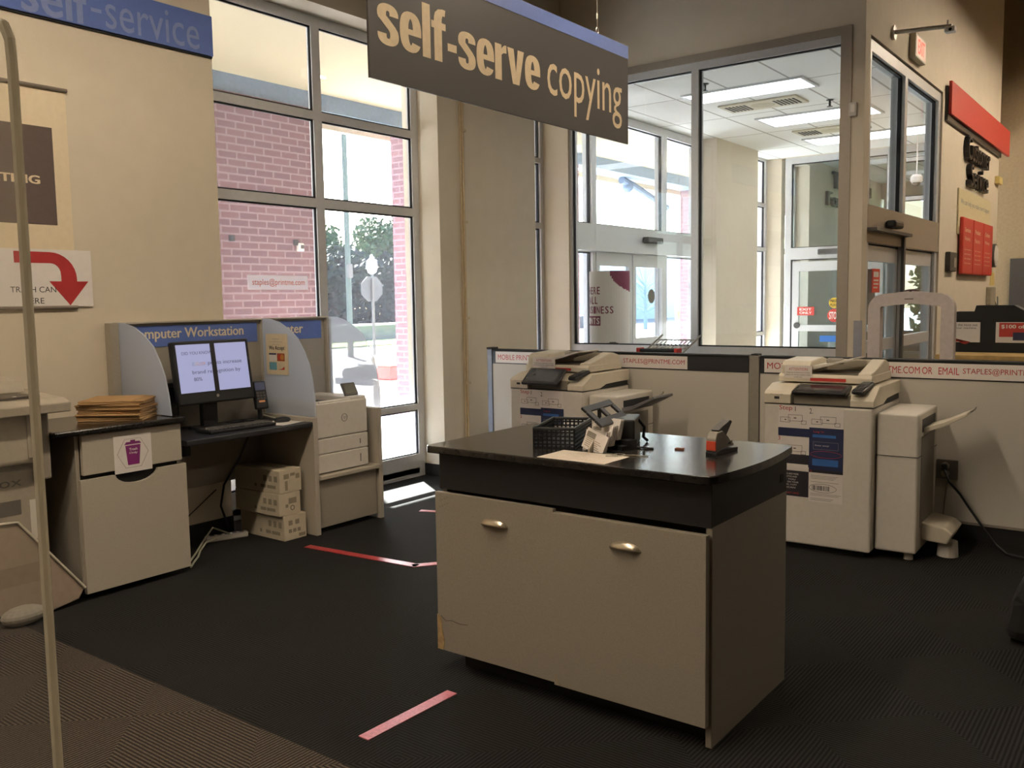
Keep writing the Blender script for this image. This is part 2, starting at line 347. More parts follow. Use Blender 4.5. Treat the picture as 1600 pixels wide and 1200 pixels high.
# automatic entrance in the front wall
def sliding(name, axis, plane, u0, u1, top, posts, hdr, out, upper_m, m):
    r = storefront(name, axis, plane, u0, u1, 0, top, posts, [(hdr, .32)]+upper_m, wf=.09, d=.13, out=out, m=m); return r
dr = storefront('door_1', 'x', XG, 7.47, 10.85, 0, 3.46, [8.25, 9.87], [(2.10, .3)], wf=.09, d=.12)
def leaf(parent, axis, plane, u0, u1, z0, z1, st, mid, d, m):
    b = MB()
    def bx(ua, ub, za, zb, bb=b, q0=plane, q1=plane+d): bb.box(*((q0, q1, ua, ub) if axis == 'x' else (ua, ub, q0, q1)), za, zb)
    bx(u0, u0+st, z0, z1); bx(u1-st, u1, z0, z1); bx(u0+st, u1-st, z1-.14, z1); bx(u0+st, u1-st, z0, z0+.2)
    for z, h in mid: bx(u0+st, u1-st, z-h/2, z+h/2)
    o = b.build('door_leaf', m, parent); struct(o)
    g = MB(); bx(u0+st, u1-st, z0+.2, z1-.14, g, plane+d*.4, plane+d*.55); g.build('pane', GLASS, o)
    return o
for a, c in ((8.27, 9.04), (9.06, 9.85)): leaf(dr, 'x', XG+.01, a, c, .02, 1.95, .07, [(.95, .09)], -.045, ALU)
b = MB(); b.box(XG, XG+.09, 7.55, 10.75, 1.96, 2.03); b.build('track_cover', ALU, dr)
b = MB(); b.box(XG, XG+.08, 9.3, 9.68, 2.09, 2.16, .015); b.build('motion_sensor', DGREY, dr)
# inner sliding door to the store
dr = storefront('door_2', 'x', XC-.02, 7.47, 10.03, 0, 3.46, [8.66], [(2.02, .30)], wf=.09, d=.12, m=ALU)
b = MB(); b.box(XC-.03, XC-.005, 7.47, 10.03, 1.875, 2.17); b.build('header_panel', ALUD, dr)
leaf(dr, 'x', XC-.05, 7.5, 8.6, .02, 1.87, .06, [(1.02, .1)], -.045, ALU)
leaf(dr, 'x', XC-.05, 8.7, 9.94, .02, 1.87, .05, [(1.02, .1)], -.045, ALU)
b = MB(); b.box(XC-.005, XC+.07, 7.47, 8.62, 1.96, 1.985); b.box(XC-.005, XC+.02, 8.54, 8.6, .02, 1.96); b.build('track_cover', DGREY, dr)
b = MB(); b.box(XC-.005, XC+.08, 8.0, 8.28, 2.01, 2.075, .02); b.build('motion_sensor', BLKP, dr)
# exit storefront at the far end of the vestibule
dr = storefront('door_3', 'y', YE, -4.8, XC-.15, 0, 3.46, [-3.33], [(2.07, .17), (3.27, .05, -3.33, 0), (2.75, .05, -3.33, 0)], wf=.09, d=.1, out=1)
leaf(dr, 'y', YE-.01, -4.68, -3.4, .02, 1.95, .1, [(.98, .09)], .045, ALU)
b = MB(); b.box(-4.3, -3.95, YE-.06, YE, 2.04, 2.12, .012); b.build('motion_sensor', DGREY, dr)
b = MB(); b.cyl((-4.6, YE-.03, 1.02), (-4.6, YE-.0, 1.02), .045); b.build('door_lock', DGREY, dr)

# ================================================================ lamps of the store and the vestibule, plus one added strip
TUBE = emit('fluorescent_tube', 'ffecd2', LAMP)
TUBE_ADDED = emit('added_tube_dim', 'ffecd2', LAMP*.35)  # weaker emission for the added strip over the copiers
def strip(x, y, z, label, rz=0, tube=None):
    t = thing('strip_light', label, 'ceiling light', (x, y, z), rz, 'ceiling strip lights over the store')
    MB().prism([(-.11, 0), (-.17, -.07), (-.165, -.07), (-.105, .005), (.105, .005), (.165, -.07), (.17, -.07), (.11, 0), (.09, .07), (-.09, .07)], 'y', -1.2, 1.2).box(-.17, .17, -1.21, -1.2, -.07, .07).box(-.17, .17, 1.2, 1.21, -.07, .07).build('reflector', OFFW, t, True)
    for dx in (-.05, .05): MB().cyl((dx, -1.15, -.02), (dx, 1.15, -.02), .019, seg=10).build('lamp_tube', tube or TUBE, t, True)
    for dy in (-1, 1): MB().cyl((0, dy, .07), (0, dy, 6-z), .006, seg=6).build('hanger_rod', STEEL, t, True)
    return t
LIGHTS = [(-2.3, -1.5, 4.2), (-2.3, 1.3, 4.2), (.4, 10.4, 4.9), (.4, 13.2, 4.9), (5, 9, 5)]
for i, (x, y, z) in enumerate(LIGHTS): strip(x, y, z, 'white fluorescent strip light hanging from the store ceiling on rods')
strip(-1.6, 4.5, 3.75, 'added dim strip light over the copiers, brightening pillar and partition', R(90), TUBE_ADDED)  # unseen extra strip, put in to brighten the pillar and partition
TR = emit('troffer_lens', 'fcfbff', TROFFER)
def troffer(x0, x1, y0, y1, label):
    t = thing('ceiling_light', label, 'ceiling light', ((x0+x1)/2, (y0+y1)/2, 3.47), 0, 'recessed ceiling lights in the vestibule')
    b = MB(); w = .03
    for q in ((x0-w, x0, y0-w, y1+w), (x1, x1+w, y0-w, y1+w), (x0, x1, y0-w, y0), (x0, x1, y1, y1+w)): b.box(*q, 3.452, 3.47)
    b.build('frame', ALU, t); MB().box(x0, x1, y0, y1, 3.456, 3.47).build('diffuser', TR, t)
troffer(-4.12, -2.95, 8.42, 8.84, 'white recessed strip light nearest the inner vestibule window')
troffer(-4.0, -2.8, 10.05, 10.6, 'white recessed strip light in the middle of the vestibule ceiling')
troffer(-4.05, -2.6, 11.75, 12.3, 'white recessed strip light nearest the exit only door')
def vent(x, y, s, label):
    t = thing('ceiling_vent', label, 'vent', (x, y, 3.47), 0, 'ceiling vents in the vestibule')
    MB().box(-s, s, -.2, .2, -.02, 0, .006).build('grille_frame', mat('vent_cream', 'cfc6ae', .6), t, True)
    for sx in (-1, 1):
        b = MB()
        for k in range(6): b.box(sx*s*.62-.11+k*.04, sx*s*.62-.09+k*.04, -.13, .13, -.024, -.019)
        b.build('grille_slots', DARKM, t, True)
    MB().ball((0, 0, -.02), (s*.3, .12, .012)).build('diffuser_dome', mat('vent_cream2', 'bdb49a', .6), t, True)
vent(-3.65, 9.3, .42, 'cream ceiling vent with dark slots beside the nearest vestibule light')
vent(-3.55, 11.25, .42, 'cream ceiling vent beside the vestibule light farther from the glass')
for x, y, l in ((-3.75, 8.1, 'small sprinkler head under the ceiling tile nearest the glass mullion'), (-3.05, 9.6, 'small sprinkler head between the two nearer vestibule lights')):
    b = MB(); b.cyl((x, y, 3.47), (x, y, 3.4), .012, seg=8); b.cyl((x, y, 3.462), (x, y, 3.47), .035, seg=12); b.cyl((x, y, 3.398), (x, y, 3.402), .03, seg=12)
    tag(b.build('sprinkler_head', DGREY), l, 'sprinkler', 'sprinkler heads in the vestibule ceiling')

# ================================================================ outside
PAVE = mat('concrete_pavement', 'adb0b5', .9, var=.08, vs=1.2, bump=.1, bs=60); ROAD = mat('asphalt', '8c8b8a', .95, var=.1, vs=3)
b = MB(); b.box(-9.5, -5.25, -20, 60, -.2, -.05); struct(b.build('sidewalk', PAVE))
b = MB(); b.box(-80, -9.5, -40, 110, -.3, -.15); struct(b.build('road', ROAD))
b = MB(); b.box(-9.7, -9.5, -20, 60, -.2, -.04); struct(b.build('kerb', PAVE))
BRICK = brick_mat('red_brick', '775256', '6a4a52', '8c7278')
b = MB(); b.box(-7.72, -5.25, -4, 40, 3.54, 3.7); struct(b.build('canopy_ceiling', mat('soffit_cream', 'b3a585', .85, var=.02)))
b = MB(); b.box(-7.4, -7.02, -4, 40, 3.372, 3.54); struct(b.build('canopy_beam', mat('beam_bluegrey', '64788f', .6, var=.12, vs=30)))
b = MB(); b.box(-7.78, -7.7, -4, 40, 3.37, 4.6); struct(b.build('canopy_fascia', mat('fascia', 'b8ad98', .8)))
for k, (a, c, l) in enumerate(((2.2, 6.16, 'wide red brick pier outside the window by the workstation'), (7.58, 10.95, 'red brick pier between the window and the entrance'), (14.97, 17.2, 'red brick pier beyond the entrance doors'))):
    b = MB(); b.box(-7.4, -7, a, c, -.05, 3.37); struct(b.build('pillar_%d' % (k+1), BRICK))
# fixtures on the brick wall
for (y, z, l) in ((5.045, 2.03, 'small dark vent box on the brick pier nearer the wall edge'), (5.78, 2.02, 'small dark vent box on the brick pier beside the white box')):
    tag(MB().box(-7.002, -6.97, y, y+.05, z, z+.055, .006).build('vent_box', BLKP), l, 'wall box')
t = thing('alarm_box', 'small white alarm box with dark front on the brick pier', 'alarm', (-7, 5.86, 1.97))
MB().box(-7.002, -6.96, 5.82, 5.89, 1.965, 2.045, .01).build('case', WHITEP, t); MB().box(-6.965, -6.955, 5.845, 5.88, 1.99, 2.025).build('sounder', DGREY, t)
# stop sign seen from the back, street lamp, tall pole, bin, planter
t = thing('stop_sign', 'grey back of an octagonal road sign on a thin post outside', 'road sign', (-16, 15.6, -.15))
b = MB(); c8 = [(15.6+.33*math.cos(R(22.5+45*k))*1, 1.79+.33*math.sin(R(22.5+45*k))) for k in range(8)]
Ms = Matrix.Translation((-16, 15.6, 0)) @ Matrix.Rotation(R(-12), 4, 'Z') @ Matrix.Translation((16, -15.6, 0))
b.prism(c8, 'x', -16.01, -16, M=Ms); b.build('sign_plate', mat('sign_back', '45494c', .5, .3), t)
b = MB(); b.box(-15.99, -15.95, 15.57, 15.63, -.15, 2.05); b.build('post', DGREY, t)
b = MB(); b.lathe([(.4, 0), (.42, .12), (.2, .16)], (-15.97, 15.6, -.15), 16); b.build('base', PAVE, t)
t = thing('street_lamp', 'white globe street lamp on a dark post outside the window', 'street lamp', (-19, 18.55, -.15))
b = MB(); b.lathe([(.03, 2.28), (.12, 2.33), (.17, 2.5), (.14, 2.68), (.06, 2.74), (.05, 2.8), (.02, 2.85)], (-19, 18.55, 0), 20); b.build('globe', mat('globe_white', 'f4f6f8', .3), t, smooth=True)
b = MB(); b.cyl((-19, 18.55, -.15), (-19, 18.55, 2.3), .04, seg=10); b.build('post', mat('lamp_post', '3a4048', .5), t)
t = thing('utility_pole', 'tall pale utility pole rising past the window top', 'pole', (-20, 18.55, -.15))
b = MB(); b.cyl((-20, 18.55, -.15), (-20, 18.55, 11), .085, .07, 12); b.build('pole', mat('pole_green', '3d4a46', .7), t)
b = MB(); b.box(-19.93, -19.82, 18.42, 18.58, 2.2, 2.6, .02); b.build('meter_box', DGREY, t)
t = thing('litter_bin', 'tan litter bin with red band and pale domed lid beside the brick pier', 'litter bin', (-8.55, 8.63, -.05))
b = MB(); b.box(-.17, .17, -.17, .17, 0, .47, .02); b.build('body', mat('bin_tan', 'a9a193', .8), t, True)
b = MB(); b.box(-.13, .13, -.13, .13, .47, .66, .02); b.build('band', RED, t, True)
b = MB(); b.box(-.19, .19, -.19, .19, .66, .80, .05); b.build('lid', mat('bin_lid', 'c9b79c', .8), t, True)
t = thing('bench_block', 'low dark planter block with shrubs by the parking kerb', 'planter', (-12.8, 12.6, -.15))
b = MB(); b.box(-.9, .9, -.35, .35, 0, .12, .03); b.build('border', mat('stone_dark', '6d6d70', .9), t, True)
b = MB()
for k in range(14): b.ball((random.uniform(-.75, .75), random.uniform(-.25, .25), .2), random.uniform(.1, .18), 8, 6)
o = b.build('shrub', LEAFD, t, True); stuff(o)
def tree(x, y, h, r, label, grp, trunk=1.0):
    t = thing('leafy_tree', label, 'tree', (x, y, -.15), 0, grp)
    bl = [((random.uniform(-.5, .5)*r, random.uniform(-.5, .5)*r, trunk+(h-trunk)*random.uniform(.2, .85)), [r*random.uniform(.35, .55) for _ in range(3)]) for _ in range(12)]
    leaves(bl, 5200, .17).build('crown', LEAF, t, True)
    MB().cyl((0, 0, 0), (0, 0, h*.75), .16, .06, 10).build('trunk', BARK, t, True)
for x, y, h, r, l in ((-37, 29.5, 6.6, 2.6, 'leafy green tree at the near end of the row across the road'), (-38.5, 35, 6.9, 2.6, 'leafy green tree behind the octagonal road sign'), (-40, 41, 6.8, 2.8, 'leafy green tree at the far end of the row across the road')):
    tree(x, y, h, r, l, 'green trees across the road')
o = leaves([((-29.5-f*.18, 18+f, 1.9+random.uniform(-.3, .3)), (1.2, 1.0, 2.2)) for f in range(0, 26)], 14000, .2).build('hedge_bank', LEAFD); tag(o, 'dark leafy bank of hedge along the far side of the road', 'hedge'); stuff(o)
b = MB(); b.box(-27.6, -27.4, 15, 48, -.15, .5); o = b.build('retaining_wall', mat('stone_wall', '5a5d60', .9)); tag(o, 'low dark retaining wall with pale coping across the road', 'wall')
MB().box(-27.7, -27.3, 15, 48, .5, .58).build('coping', PAVE, o)
b = MB(); b.box(-27.35, -24, 20, 34, -.15, -.1); o = b.build('grass_verge', mat('grass_green', '7d9b4a', .9, var=.3, vs=8)); tag(o, 'strip of green grass below the retaining wall', 'grass'); stuff(o)
# beyond the entrance: a pale building, a thin tree, a parked car roofline
t = thing('distant_building', 'pale blue-white building across the car park beyond the entrance', 'building', (-34, 62, -.15))
MB().box(-44, -34, 48, 85, -.15, 5.2).build('wall', mat('building_pale', 'c9d6df', .8), t); MB().box(-44.2, -33.8, 47.8, 85.2, 5.2, 5.8).build('roof_edge', mat('building_edge', '9aaab8', .8), t)
t = thing('bare_tree', 'thin sparse tree standing in the car park beyond the entrance', 'tree', (-22.5, 41.5, -.15)); b = MB(); b.cyl((-22.5, 41.5, -.15), (-22.5, 41.5, 2.2), .12, .05, 8)
for k in range(60):
    a = random.uniform(0, 6.28); z = random.uniform(.9, 3.0); L = random.uniform(.5, 1.5); b.cyl((-22.5, 41.5, z*.72), (-22.5+L*math.cos(a), 41.5+L*math.sin(a), z+random.uniform(.1, .5)), .02, .006, 5)
b.build('branches', mat('twig', '6f8790', .9), t)
t = thing('traffic_barrier', 'white site board with an orange panel seen through the entrance', 'sign board', (-16, 32.5, -.15))
MB().box(-16.05, -16, 32, 33.1, .5, 1.7).build('board', WHITEP, t); MB().box(-15.99, -15.98, 32.1, 32.9, .62, .95).build('panel', mat('orange_panel', 'e0704a', .6), t)
b = MB(); b.box(-16.04, -16.0, 32.05, 32.12, -.15, .5); b.box(-16.04, -16.0, 32.95, 33.02, -.15, .5); b.build('leg', STEEL, t)
t = thing('roof_drain_pipe', 'blue-grey drain pipe sloping down from the canopy beam', 'pipe', (-7.25, 13.0, 3.2))
b = MB(); b.tube([(-7.25, 12.6, 3.33), (-7.25, 12.9, 3.28), (-7.25, 13.4, 3.17), (-7.25, 14.14, 3.0)], .06, 10); b.build('pipe', mat('pipe_blue', '566a85', .5), t)
b = MB(); b.ball((-7.25, 12.8, 3.24), (.09, .09, .1)); b.build('elbow', mat('pipe_blue', ''), t)
for k, (x, y, l) in enumerate(((-3.6, 20.0, 'green bush outside the far exit window, nearest the front wall'), (-1.8, 20.4, 'green bush outside the far exit window, middle'), (.1, 20.0, 'green bush outside the far exit window, by the inner wall'))):
    o = leaves([((x+random.uniform(-.3, .3), y+random.uniform(-.2, .2), .3+.5*q), (.8, .6, .5)) for q in range(6)], 2600, .11).build('bush', mat('bush_green', '7b9660', .8, var=.5, vs=3)); tag(o, l, 'bush', 'bushes outside the exit windows')
b = MB(); b.box(-10, 12, 18.65, 40, -.2, -.05); struct(b.build('ground_exit', PAVE))
# ================================================================ the self-serve island
t = thing('island_cabinet', 'waist-high greige cabinet island with black countertop and two brass cup pulls', 'cabinet', (-1.735, 2.9, 0))
b = MB(); b.box(-1.187, -1.165, 2.585, 3.24, 0.0, .73, .002); b.box(-2.305, -2.283, 2.6, 3.24, .08, .73, .002); b.box(-2.283, -1.187, 3.2, 3.24, .05, .73); b.box(-2.283, -1.187, 2.6, 3.2, .1, .12)
b.build('carcass', LAM, t)
MB().box(-2.25, -1.187, 2.65, 3.22, 0, .1).build('plinth', RUBBER, t)
b = MB(); b.box(-2.305, -1.165, 2.58, 3.24, .725, .872, .003); b.build('apron', APRON, t)
b = MB(); x0, x1, y0, y1 = -2.33, -1.142, 2.525, 3.25; pts = []
pts += [(x0, y1), (x0, y0+.015), (x0+.015, y0), (x1-.04, y0), (x1-.012, y0+.012), (x1, y0+.04)]
for k in range(1, 9): pts.append((x1+.028*math.sin(math.pi*k/9), y0+.04+(y1-y0-.06)*k/9))
pts += [(x1, y1-.02), (x1-.02, y1)]
b.prism(pts[::-1], 'z', .872, .9, .004); b.build('countertop', TOP, t)
MB().box(-1.166, -1.163, 3.17, 3.2, .77, .8).build('cable_hole', RUBBER, t)
def pull(d, x, z):
    b = MB(); n = 10; A = []
    for i in range(n+1):
        u = -.062+.124*i/n; q = math.sqrt(max(0, 1-(u/.0625)**2)); row = []
        for j in range(6):
            a = math.pi/2*j/5; row.append(b.bm.verts.new((x+u, 2.557-.022*q*math.cos(a)-.001, z+.028*q*math.sin(a))))
        A.append(row)
    for r0, r1_ in zip(A, A[1:]):
        for j in range(5): b.bm.faces.new((r0[j], r1_[j], r1_[j+1], r0[j+1]))
    o = b.build('cup_pull', GOLD, d, smooth=True); m = o.modifiers.new('s', 'SOLIDIFY'); m.thickness = .003
d = MB().box(-2.312, -1.757, 2.56, 2.58, .083, .716, .002).build('door', LAM, t)
pull(d, -2.018, .62)
b = MB(); b.prism([(-2.313, .085), (-2.285, .085), (-2.278, .12), (-2.29, .17), (-2.293, .215), (-2.313, .225)], 'y', 2.5575, 2.5605); b.build('worn_edge', mat('bare_board', 'a98f66', .8, var=.3, vs=40), d)
b = MB(); b.tube([(-2.296, 2.5595, .222), (-2.27, 2.5595, .205), (-2.24, 2.5595, .212), (-2.2, 2.5595, .206), (-2.16, 2.5595, .21)], .0012, 5); b.build('crack', mat('crack_brown', '4c4132', .9), d)
b = MB()
for k in range(9): b.box(-2.29+.012*(k % 4), -2.282+.012*(k % 4), 2.5592, 2.5602, .655+.006*k, .659+.006*k)
b.build('scuff', mat('scuff', '8d8473', .8), d)
d = MB().box(-1.755, -1.172, 2.553, 2.58, .078, .706, .002).build('door', LAM, t)
pull(d, -1.462, .618)
b = MB(); b.tube([(-1.75, 2.552, .115), (-1.74, 2.552, .098), (-1.728, 2.552, .08)], .0012, 5); b.build('chip', mat('bare_board', ''), d)
# things on the island
def sheet(name, c, w, h, rz, label, cat, m=WHITEP, z=.0008):
    t = thing(name, label, cat, c, rz); MB().box(-w/2, w/2, -h/2, h/2, 0, z).build('paper', m, t, True); return t
t = sheet('notice_sheet', (-1.672, 2.628, .9), .275, .172, 0, 'pale paper notice lying flat on the island in front of the white cards', 'paper', mat('notice_paper', 'dcd0c2', .6))
for k in range(7): text('printed_text', ['Please use this counter to', 'place your order for same day copies', 'and prints ask an associate', 'for help with finishing', 'Thank you'][k % 5], mat('faint_print', 'b59c84', .8), t, (0, .06-.02*k, .0012), XP, YP, w=[.12, .18, .16, .14, .06][k % 5], h=.008, align='C', local=True, ext=.0003)
# basket
t = thing('wire_basket', 'small black mesh basket on the island, left of the white cards', 'basket', (-1.915, 2.87, .9), R(20))
b = MB(); w, L, h = .155, .30, .075
b.box(-w/2, w/2, -L/2, L/2, 0, .006)
def lattice(p0, du, n, dv, m, th):
    p0 = Vector(p0); du = Vector(du); dv = Vector(dv)
    for i in range(n+1): b.tube([p0+du*i/n, p0+du*i/n+dv], th, 4)
    for j in range(m+1): b.tube([p0+dv*j/m, p0+dv*j/m+du], th, 4)
for q in (((-w/2, -L/2, 0), (w, 0, 0), 9), ((-w/2, L/2, 0), (w, 0, 0), 9), ((-w/2, -L/2, 0), (0, L, 0), 17), ((w/2, -L/2, 0), (0, L, 0), 17)): lattice(q[0], q[1], q[2], (0, 0, h), 5, .0045)
b.build('basket_wall', BLKP, t, True)
b = MB()
for q in ((-w/2-.004, w/2+.004, -L/2-.004, -L/2+.004), (-w/2-.004, w/2+.004, L/2-.004, L/2+.004), (-w/2-.004, -w/2+.004, -L/2, L/2), (w/2-.004, w/2+.004, -L/2, L/2)): b.box(*q, h-.008, h+.002, .002)
b.build('rim', BLKP, t, True)
# organiser with a windowed top
t = thing('desk_organiser', 'black plastic desk organiser with two-window sloping top behind the cards', 'organiser', (-1.69, 2.95, .9), R(22))
b = MB(); b.box(-.035, .05, -.09, .09, 0, .105, .006); b.build('body', BLKP, t, True)
b = MB(); A_, B_, D_ = Vector((-1.748, 2.752, .998)), Vector((-1.694, 2.972, 1.0)), Vector((-1.80, 2.775, 1.045))
ex = (B_-A_).normalized(); ey = (D_-A_); ey = (ey-ex*ey.dot(ex)).normalized(); ez = ex.cross(ey); Mt = Matrix(((ex.x, ey.x, ez.x, A_.x), (ex.y, ey.y, ez.y, A_.y), (ex.z, ey.z, ez.z, A_.z), (0, 0, 0, 1)))
for q in ((-.01, .25, -.01, .026), (-.01, .25, .068, .095), (-.01, .03, .026, .068), (.108, .14, .026, .068), (.22, .25, .026, .068)): b.box(*q, -.005, .005, .003, M=Mt)
b.build('windowed_top', BLKP, t)
b = MB(); b.box(-1.80, -1.785, 2.99, 3.0, .9, 1.04); b.box(-1.80, -1.70, 2.99, 3.005, .9, .93); b.build('back_support', BLKP, t)
b = MB(); Ml = Matrix(((.3, -.95, 0, -1.79), (.95, .3, 0, 2.735), (0, 0, 1, .9), (0, 0, 0, 1))); b.prism([(0, 0), (0, .015), (.05, .05), (.2, .088), (.2, 0)], 'y', -.003, .003, M=Ml); b.build('divider', mat('grey_board', 'b9b0a2', .7), t)
b = MB(); b.tube([(.05, .03, .09), (.07, .05, .06), (.065, .06, .02), (.08, .07, .004)], .006, 6); b.build('loose_strap', BLKP, t, True)
# order cards in three tiers
cards = None; CW, CH = .112, .075
def make_card(label):
    t = thing('order_card', label, 'card', (0, 0, 0), 0, 'white order cards on the island')
    MB().box(-CW/2, CW/2, -.002, .002, 0, CH).build('card', WHITEP, t, True)
    MB().box(-CW/2+.006, -.004, -.0028, -.002, CH*.58, CH*.86).build('picture', GREYP, t, True)
    b = MB()
    for k in range(5): b.box(-CW/2+.01, CW/2-.02-.008*(k % 3), -.0026, -.002, .01+.007*k, .0125+.007*k)
    b.build('printed_lines', mat('card_print', 'a89684', .8), t, True); return t
c0 = make_card('white order card standing frontmost in the row, slipped askew')
for k in range(11):
    tier = k//4; c = c0 if k == 0 else copy_tree(c0)
    f = k*.0085+tier*.014; c.location = (-1.708+f*.12, 2.742+f*.95, .9+.018*tier); c.rotation_euler = (R(-16), R(14 if k == 0 else 0), R(-17))
    c['label'] = c0['label'] if k == 0 else ('white order card standing in the front tier of the row' if tier == 0 else 'white order card standing in the middle tier of the row' if tier == 1 else 'white order card standing in the raised back tier of the row')
t = thing('card_holder', 'black stepped stand under the row of white cards', 'stand', (-1.66, 2.81, .9), R(-17))
MB().box(-.05, .05, -.035, 0.0, 0, .002).box(-.05, .05, 0, .03, 0, .018).box(-.05, .05, .03, .075, 0, .036).build('step', BLKP, t, True)
t = thing('key_ring', 'small bunch of keys with a cord lying by the cards', 'keys', (-1.58, 2.72, .9))
b = MB(); b.tube([(.02*math.cos(a/10*6.28), .02*math.sin(a/10*6.28), .003) for a in range(11)], .002, 6); b.build('ring', STEEL, t, True)
b = MB(); b.box(-.06, -.01, -.006, .004, .001, .004, .001); b.box(-.045, .0, -.03, -.02, .001, .004, .001, M=Matrix.Rotation(R(25), 4, 'Z')); b.build('key', STEEL, t, True)
b = MB(); b.tube([(.02, 0, .003), (.05, .02, .003), (.075, .015, .003), (.1, .03, .003)], .002, 6); b.build('cord', GOLD, t, True)
tag(MB().tube([(-1.60, 2.88, .903), (-1.575, 2.9, .905), (-1.56, 2.885, .904), (-1.54, 2.90, .903)], .004, 6).build('cord_scrap', BLKP), 'short curl of black cord beside the organiser', 'cord')
b = MB(); b.prism([(-1.47, 2.93), (-1.44, 2.94), (-1.445, 2.96), (-1.455, 2.945), (-1.47, 2.955)], 'z', .9, .906); tag(b.build('paper_scrap', mat('scrap_brown', '8a5d48', .8)), 'tiny brown scrap of torn paper on the island', 'scrap')
t = thing('heavy_stapler', 'grey upright stapler with red-orange nose standing on the island', 'stapler', (-1.3, 2.965, .9), R(-4))
b = MB(); b.prism([(-.085, 0), (.075, 0), (.08, .012), (-.05, .02), (-.085, .012)], 'x', -.021, .021, .002); b.build('base', BLKP, t, True)
b = MB(); b.prism([(-.085, .014), (-.05, .018), (.03, .04), (.0, .062), (-.035, .085), (-.07, .08), (-.084, .06)], 'x', -.019, .019, .004); b.build('body', GREYP, t, True)
b = MB(); b.prism([(-.05, .078), (.0, .062), (.045, .108), (.03, .116), (-.03, .098), (-.06, .088)], 'x', -.015, .015, .003); b.build('handle', DGREY, t, True)
b = MB(); b.prism([(-.0865, .018), (-.075, .02), (-.073, .052), (-.0855, .052)], 'x', -.0185, .0185, .002); b.build('nose', mat('stapler_red', 'c4472e', .4), t, True)
b = MB(); b.cyl((-.02, .03, .035), (.02, .03, .035), .008, seg=10); b.box(-.012, .012, -.02, .06, .02, .028); b.build('staple_rail', STEEL, t, True)

# ================================================================ partition
def panel(x0, x1, label):
    t = thing('partition_panel', label, 'partition', ((x0+x1)/2, 5.75, 0), 0, 'low partition panels behind the copiers')
    MB().box(x0, x1, 5.72, 5.78, .11, .945).build('fabric_panel', FABRIC, t)
    MB().box(x0, x1, 5.716, 5.784, .945, 1.05, .003).build('black_band', BLACK, t)
    MB().box(x0, x1, 5.71, 5.79, 1.05, 1.062, .003).build('top_cap', RUBBER, t)
    MB().box(x0, x1, 5.714, 5.786, .1, .115).build('bottom_rail', GREYP, t)
    MB().box(x0, x1, 5.725, 5.775, 0, .1).build('base', RUBBER, t); return t
panel(-4.5, -2.325, 'low fabric partition panel behind the copier nearer the tall window')
panel(-2.245, 1.3, 'long low fabric partition panel behind the copier with the wall outlet')
t = thing('partition_post', 'grey partition post joining the two low panels', 'post', (-2.285, 5.75, 0)); MB().box(-2.32, -2.25, 5.71, 5.79, 0, 1.06, .004).build('post', mat('post_grey', '8b867c', .5), t); MB().box(-2.31, -2.26, 5.715, 5.785, 1.06, 1.072, .004).build('cap', RUBBER, t)
t = thing('partition_end_post', 'dark metal end post of the partition beside the pillar', 'post', (-4.525, 5.75, 0)); MB().box(-4.55, -4.5, 5.71, 5.79, 0, 1.06, .004).build('post', mat('post_dark', '6a6f78', .4, .4), t); MB().box(-4.553, -4.497, 5.707, 5.793, 1.06, 1.075, .003).build('cap', RUBBER, t)
def band_sign(x0, x1, label, parts):
    t = thing('paper_banner', label, 'paper sign', ((x0+x1)/2, 5.716, .955), 0, 'paper strips taped to the partition band')
    MB().box(x0, x1, 5.7135, 5.716, .953, 1.043).build('paper', WHITEP, t)
    for s, a, c in parts: text('lettering', s, REDP, t, (a, 5.7135, .977), XP, ZP, w=c-a, h=.042)
band_sign(-4.465, -2.77, 'white paper strip behind the left copier ending in an email address', [('MOBILE PRINT', -4.44, -4.12), ('EMAIL', -3.75, -3.45), ('STAPLES@PRINTME.COM', -3.28, -2.79)])
band_sign(-2.215, 1.0, 'long white paper strip on the partition reading OR EMAIL in red capitals', [('MOBILE PRINT', -2.195, -1.81), ('AT', -1.7, -1.62), ('PRINTME.COM', -1.53, -1.258), ('OR', -1.245, -1.188), ('EMAIL', -1.155, -1.043), ('STAPLES@PRINTME.COM', -1.025, -.565)])
t = thing('power_outlet', 'square metal outlet box low on the partition with a plug', 'outlet', (-1.09, 5.72, .42)); MB().box(-1.15, -1.035, 5.70, 5.72, .36, .475, .004).build('box', mat('outlet_grey', '6d6963', .4, .4), t)
b = MB(); b.cyl((-1.10, 5.70, .44), (-1.10, 5.692, .44), .022); b.cyl((-1.10, 5.70, .395), (-1.10, 5.692, .395), .022); b.build('socket', mat('socket_cream', 'b5ab98', .5), t)
MB().box(-1.115, -1.085, 5.655, 5.692, .415, .455, .006).build('plug', BLKP, t)
b = MB(); b.tube([(-1.095, 5.66, .42), (-1.06, 5.62, .36), (-1.0, 5.6, .3), (-.94, 5.58, .22), (-.87, 5.56, .13), (-.8, 5.53, .05), (-.74, 5.5, .012), (-.6, 5.46, .008), (-.45, 5.5, .008)], .007, 8)
b.build('power_cord', BLKP, t)['label'] = 'black power cord'
b = MB(); b.tube([(-1.09, 5.715, .36), (-1.1, 5.712, .25), (-1.11, 5.712, .11)], .005, 6); b.build('wire', GREYP, t)
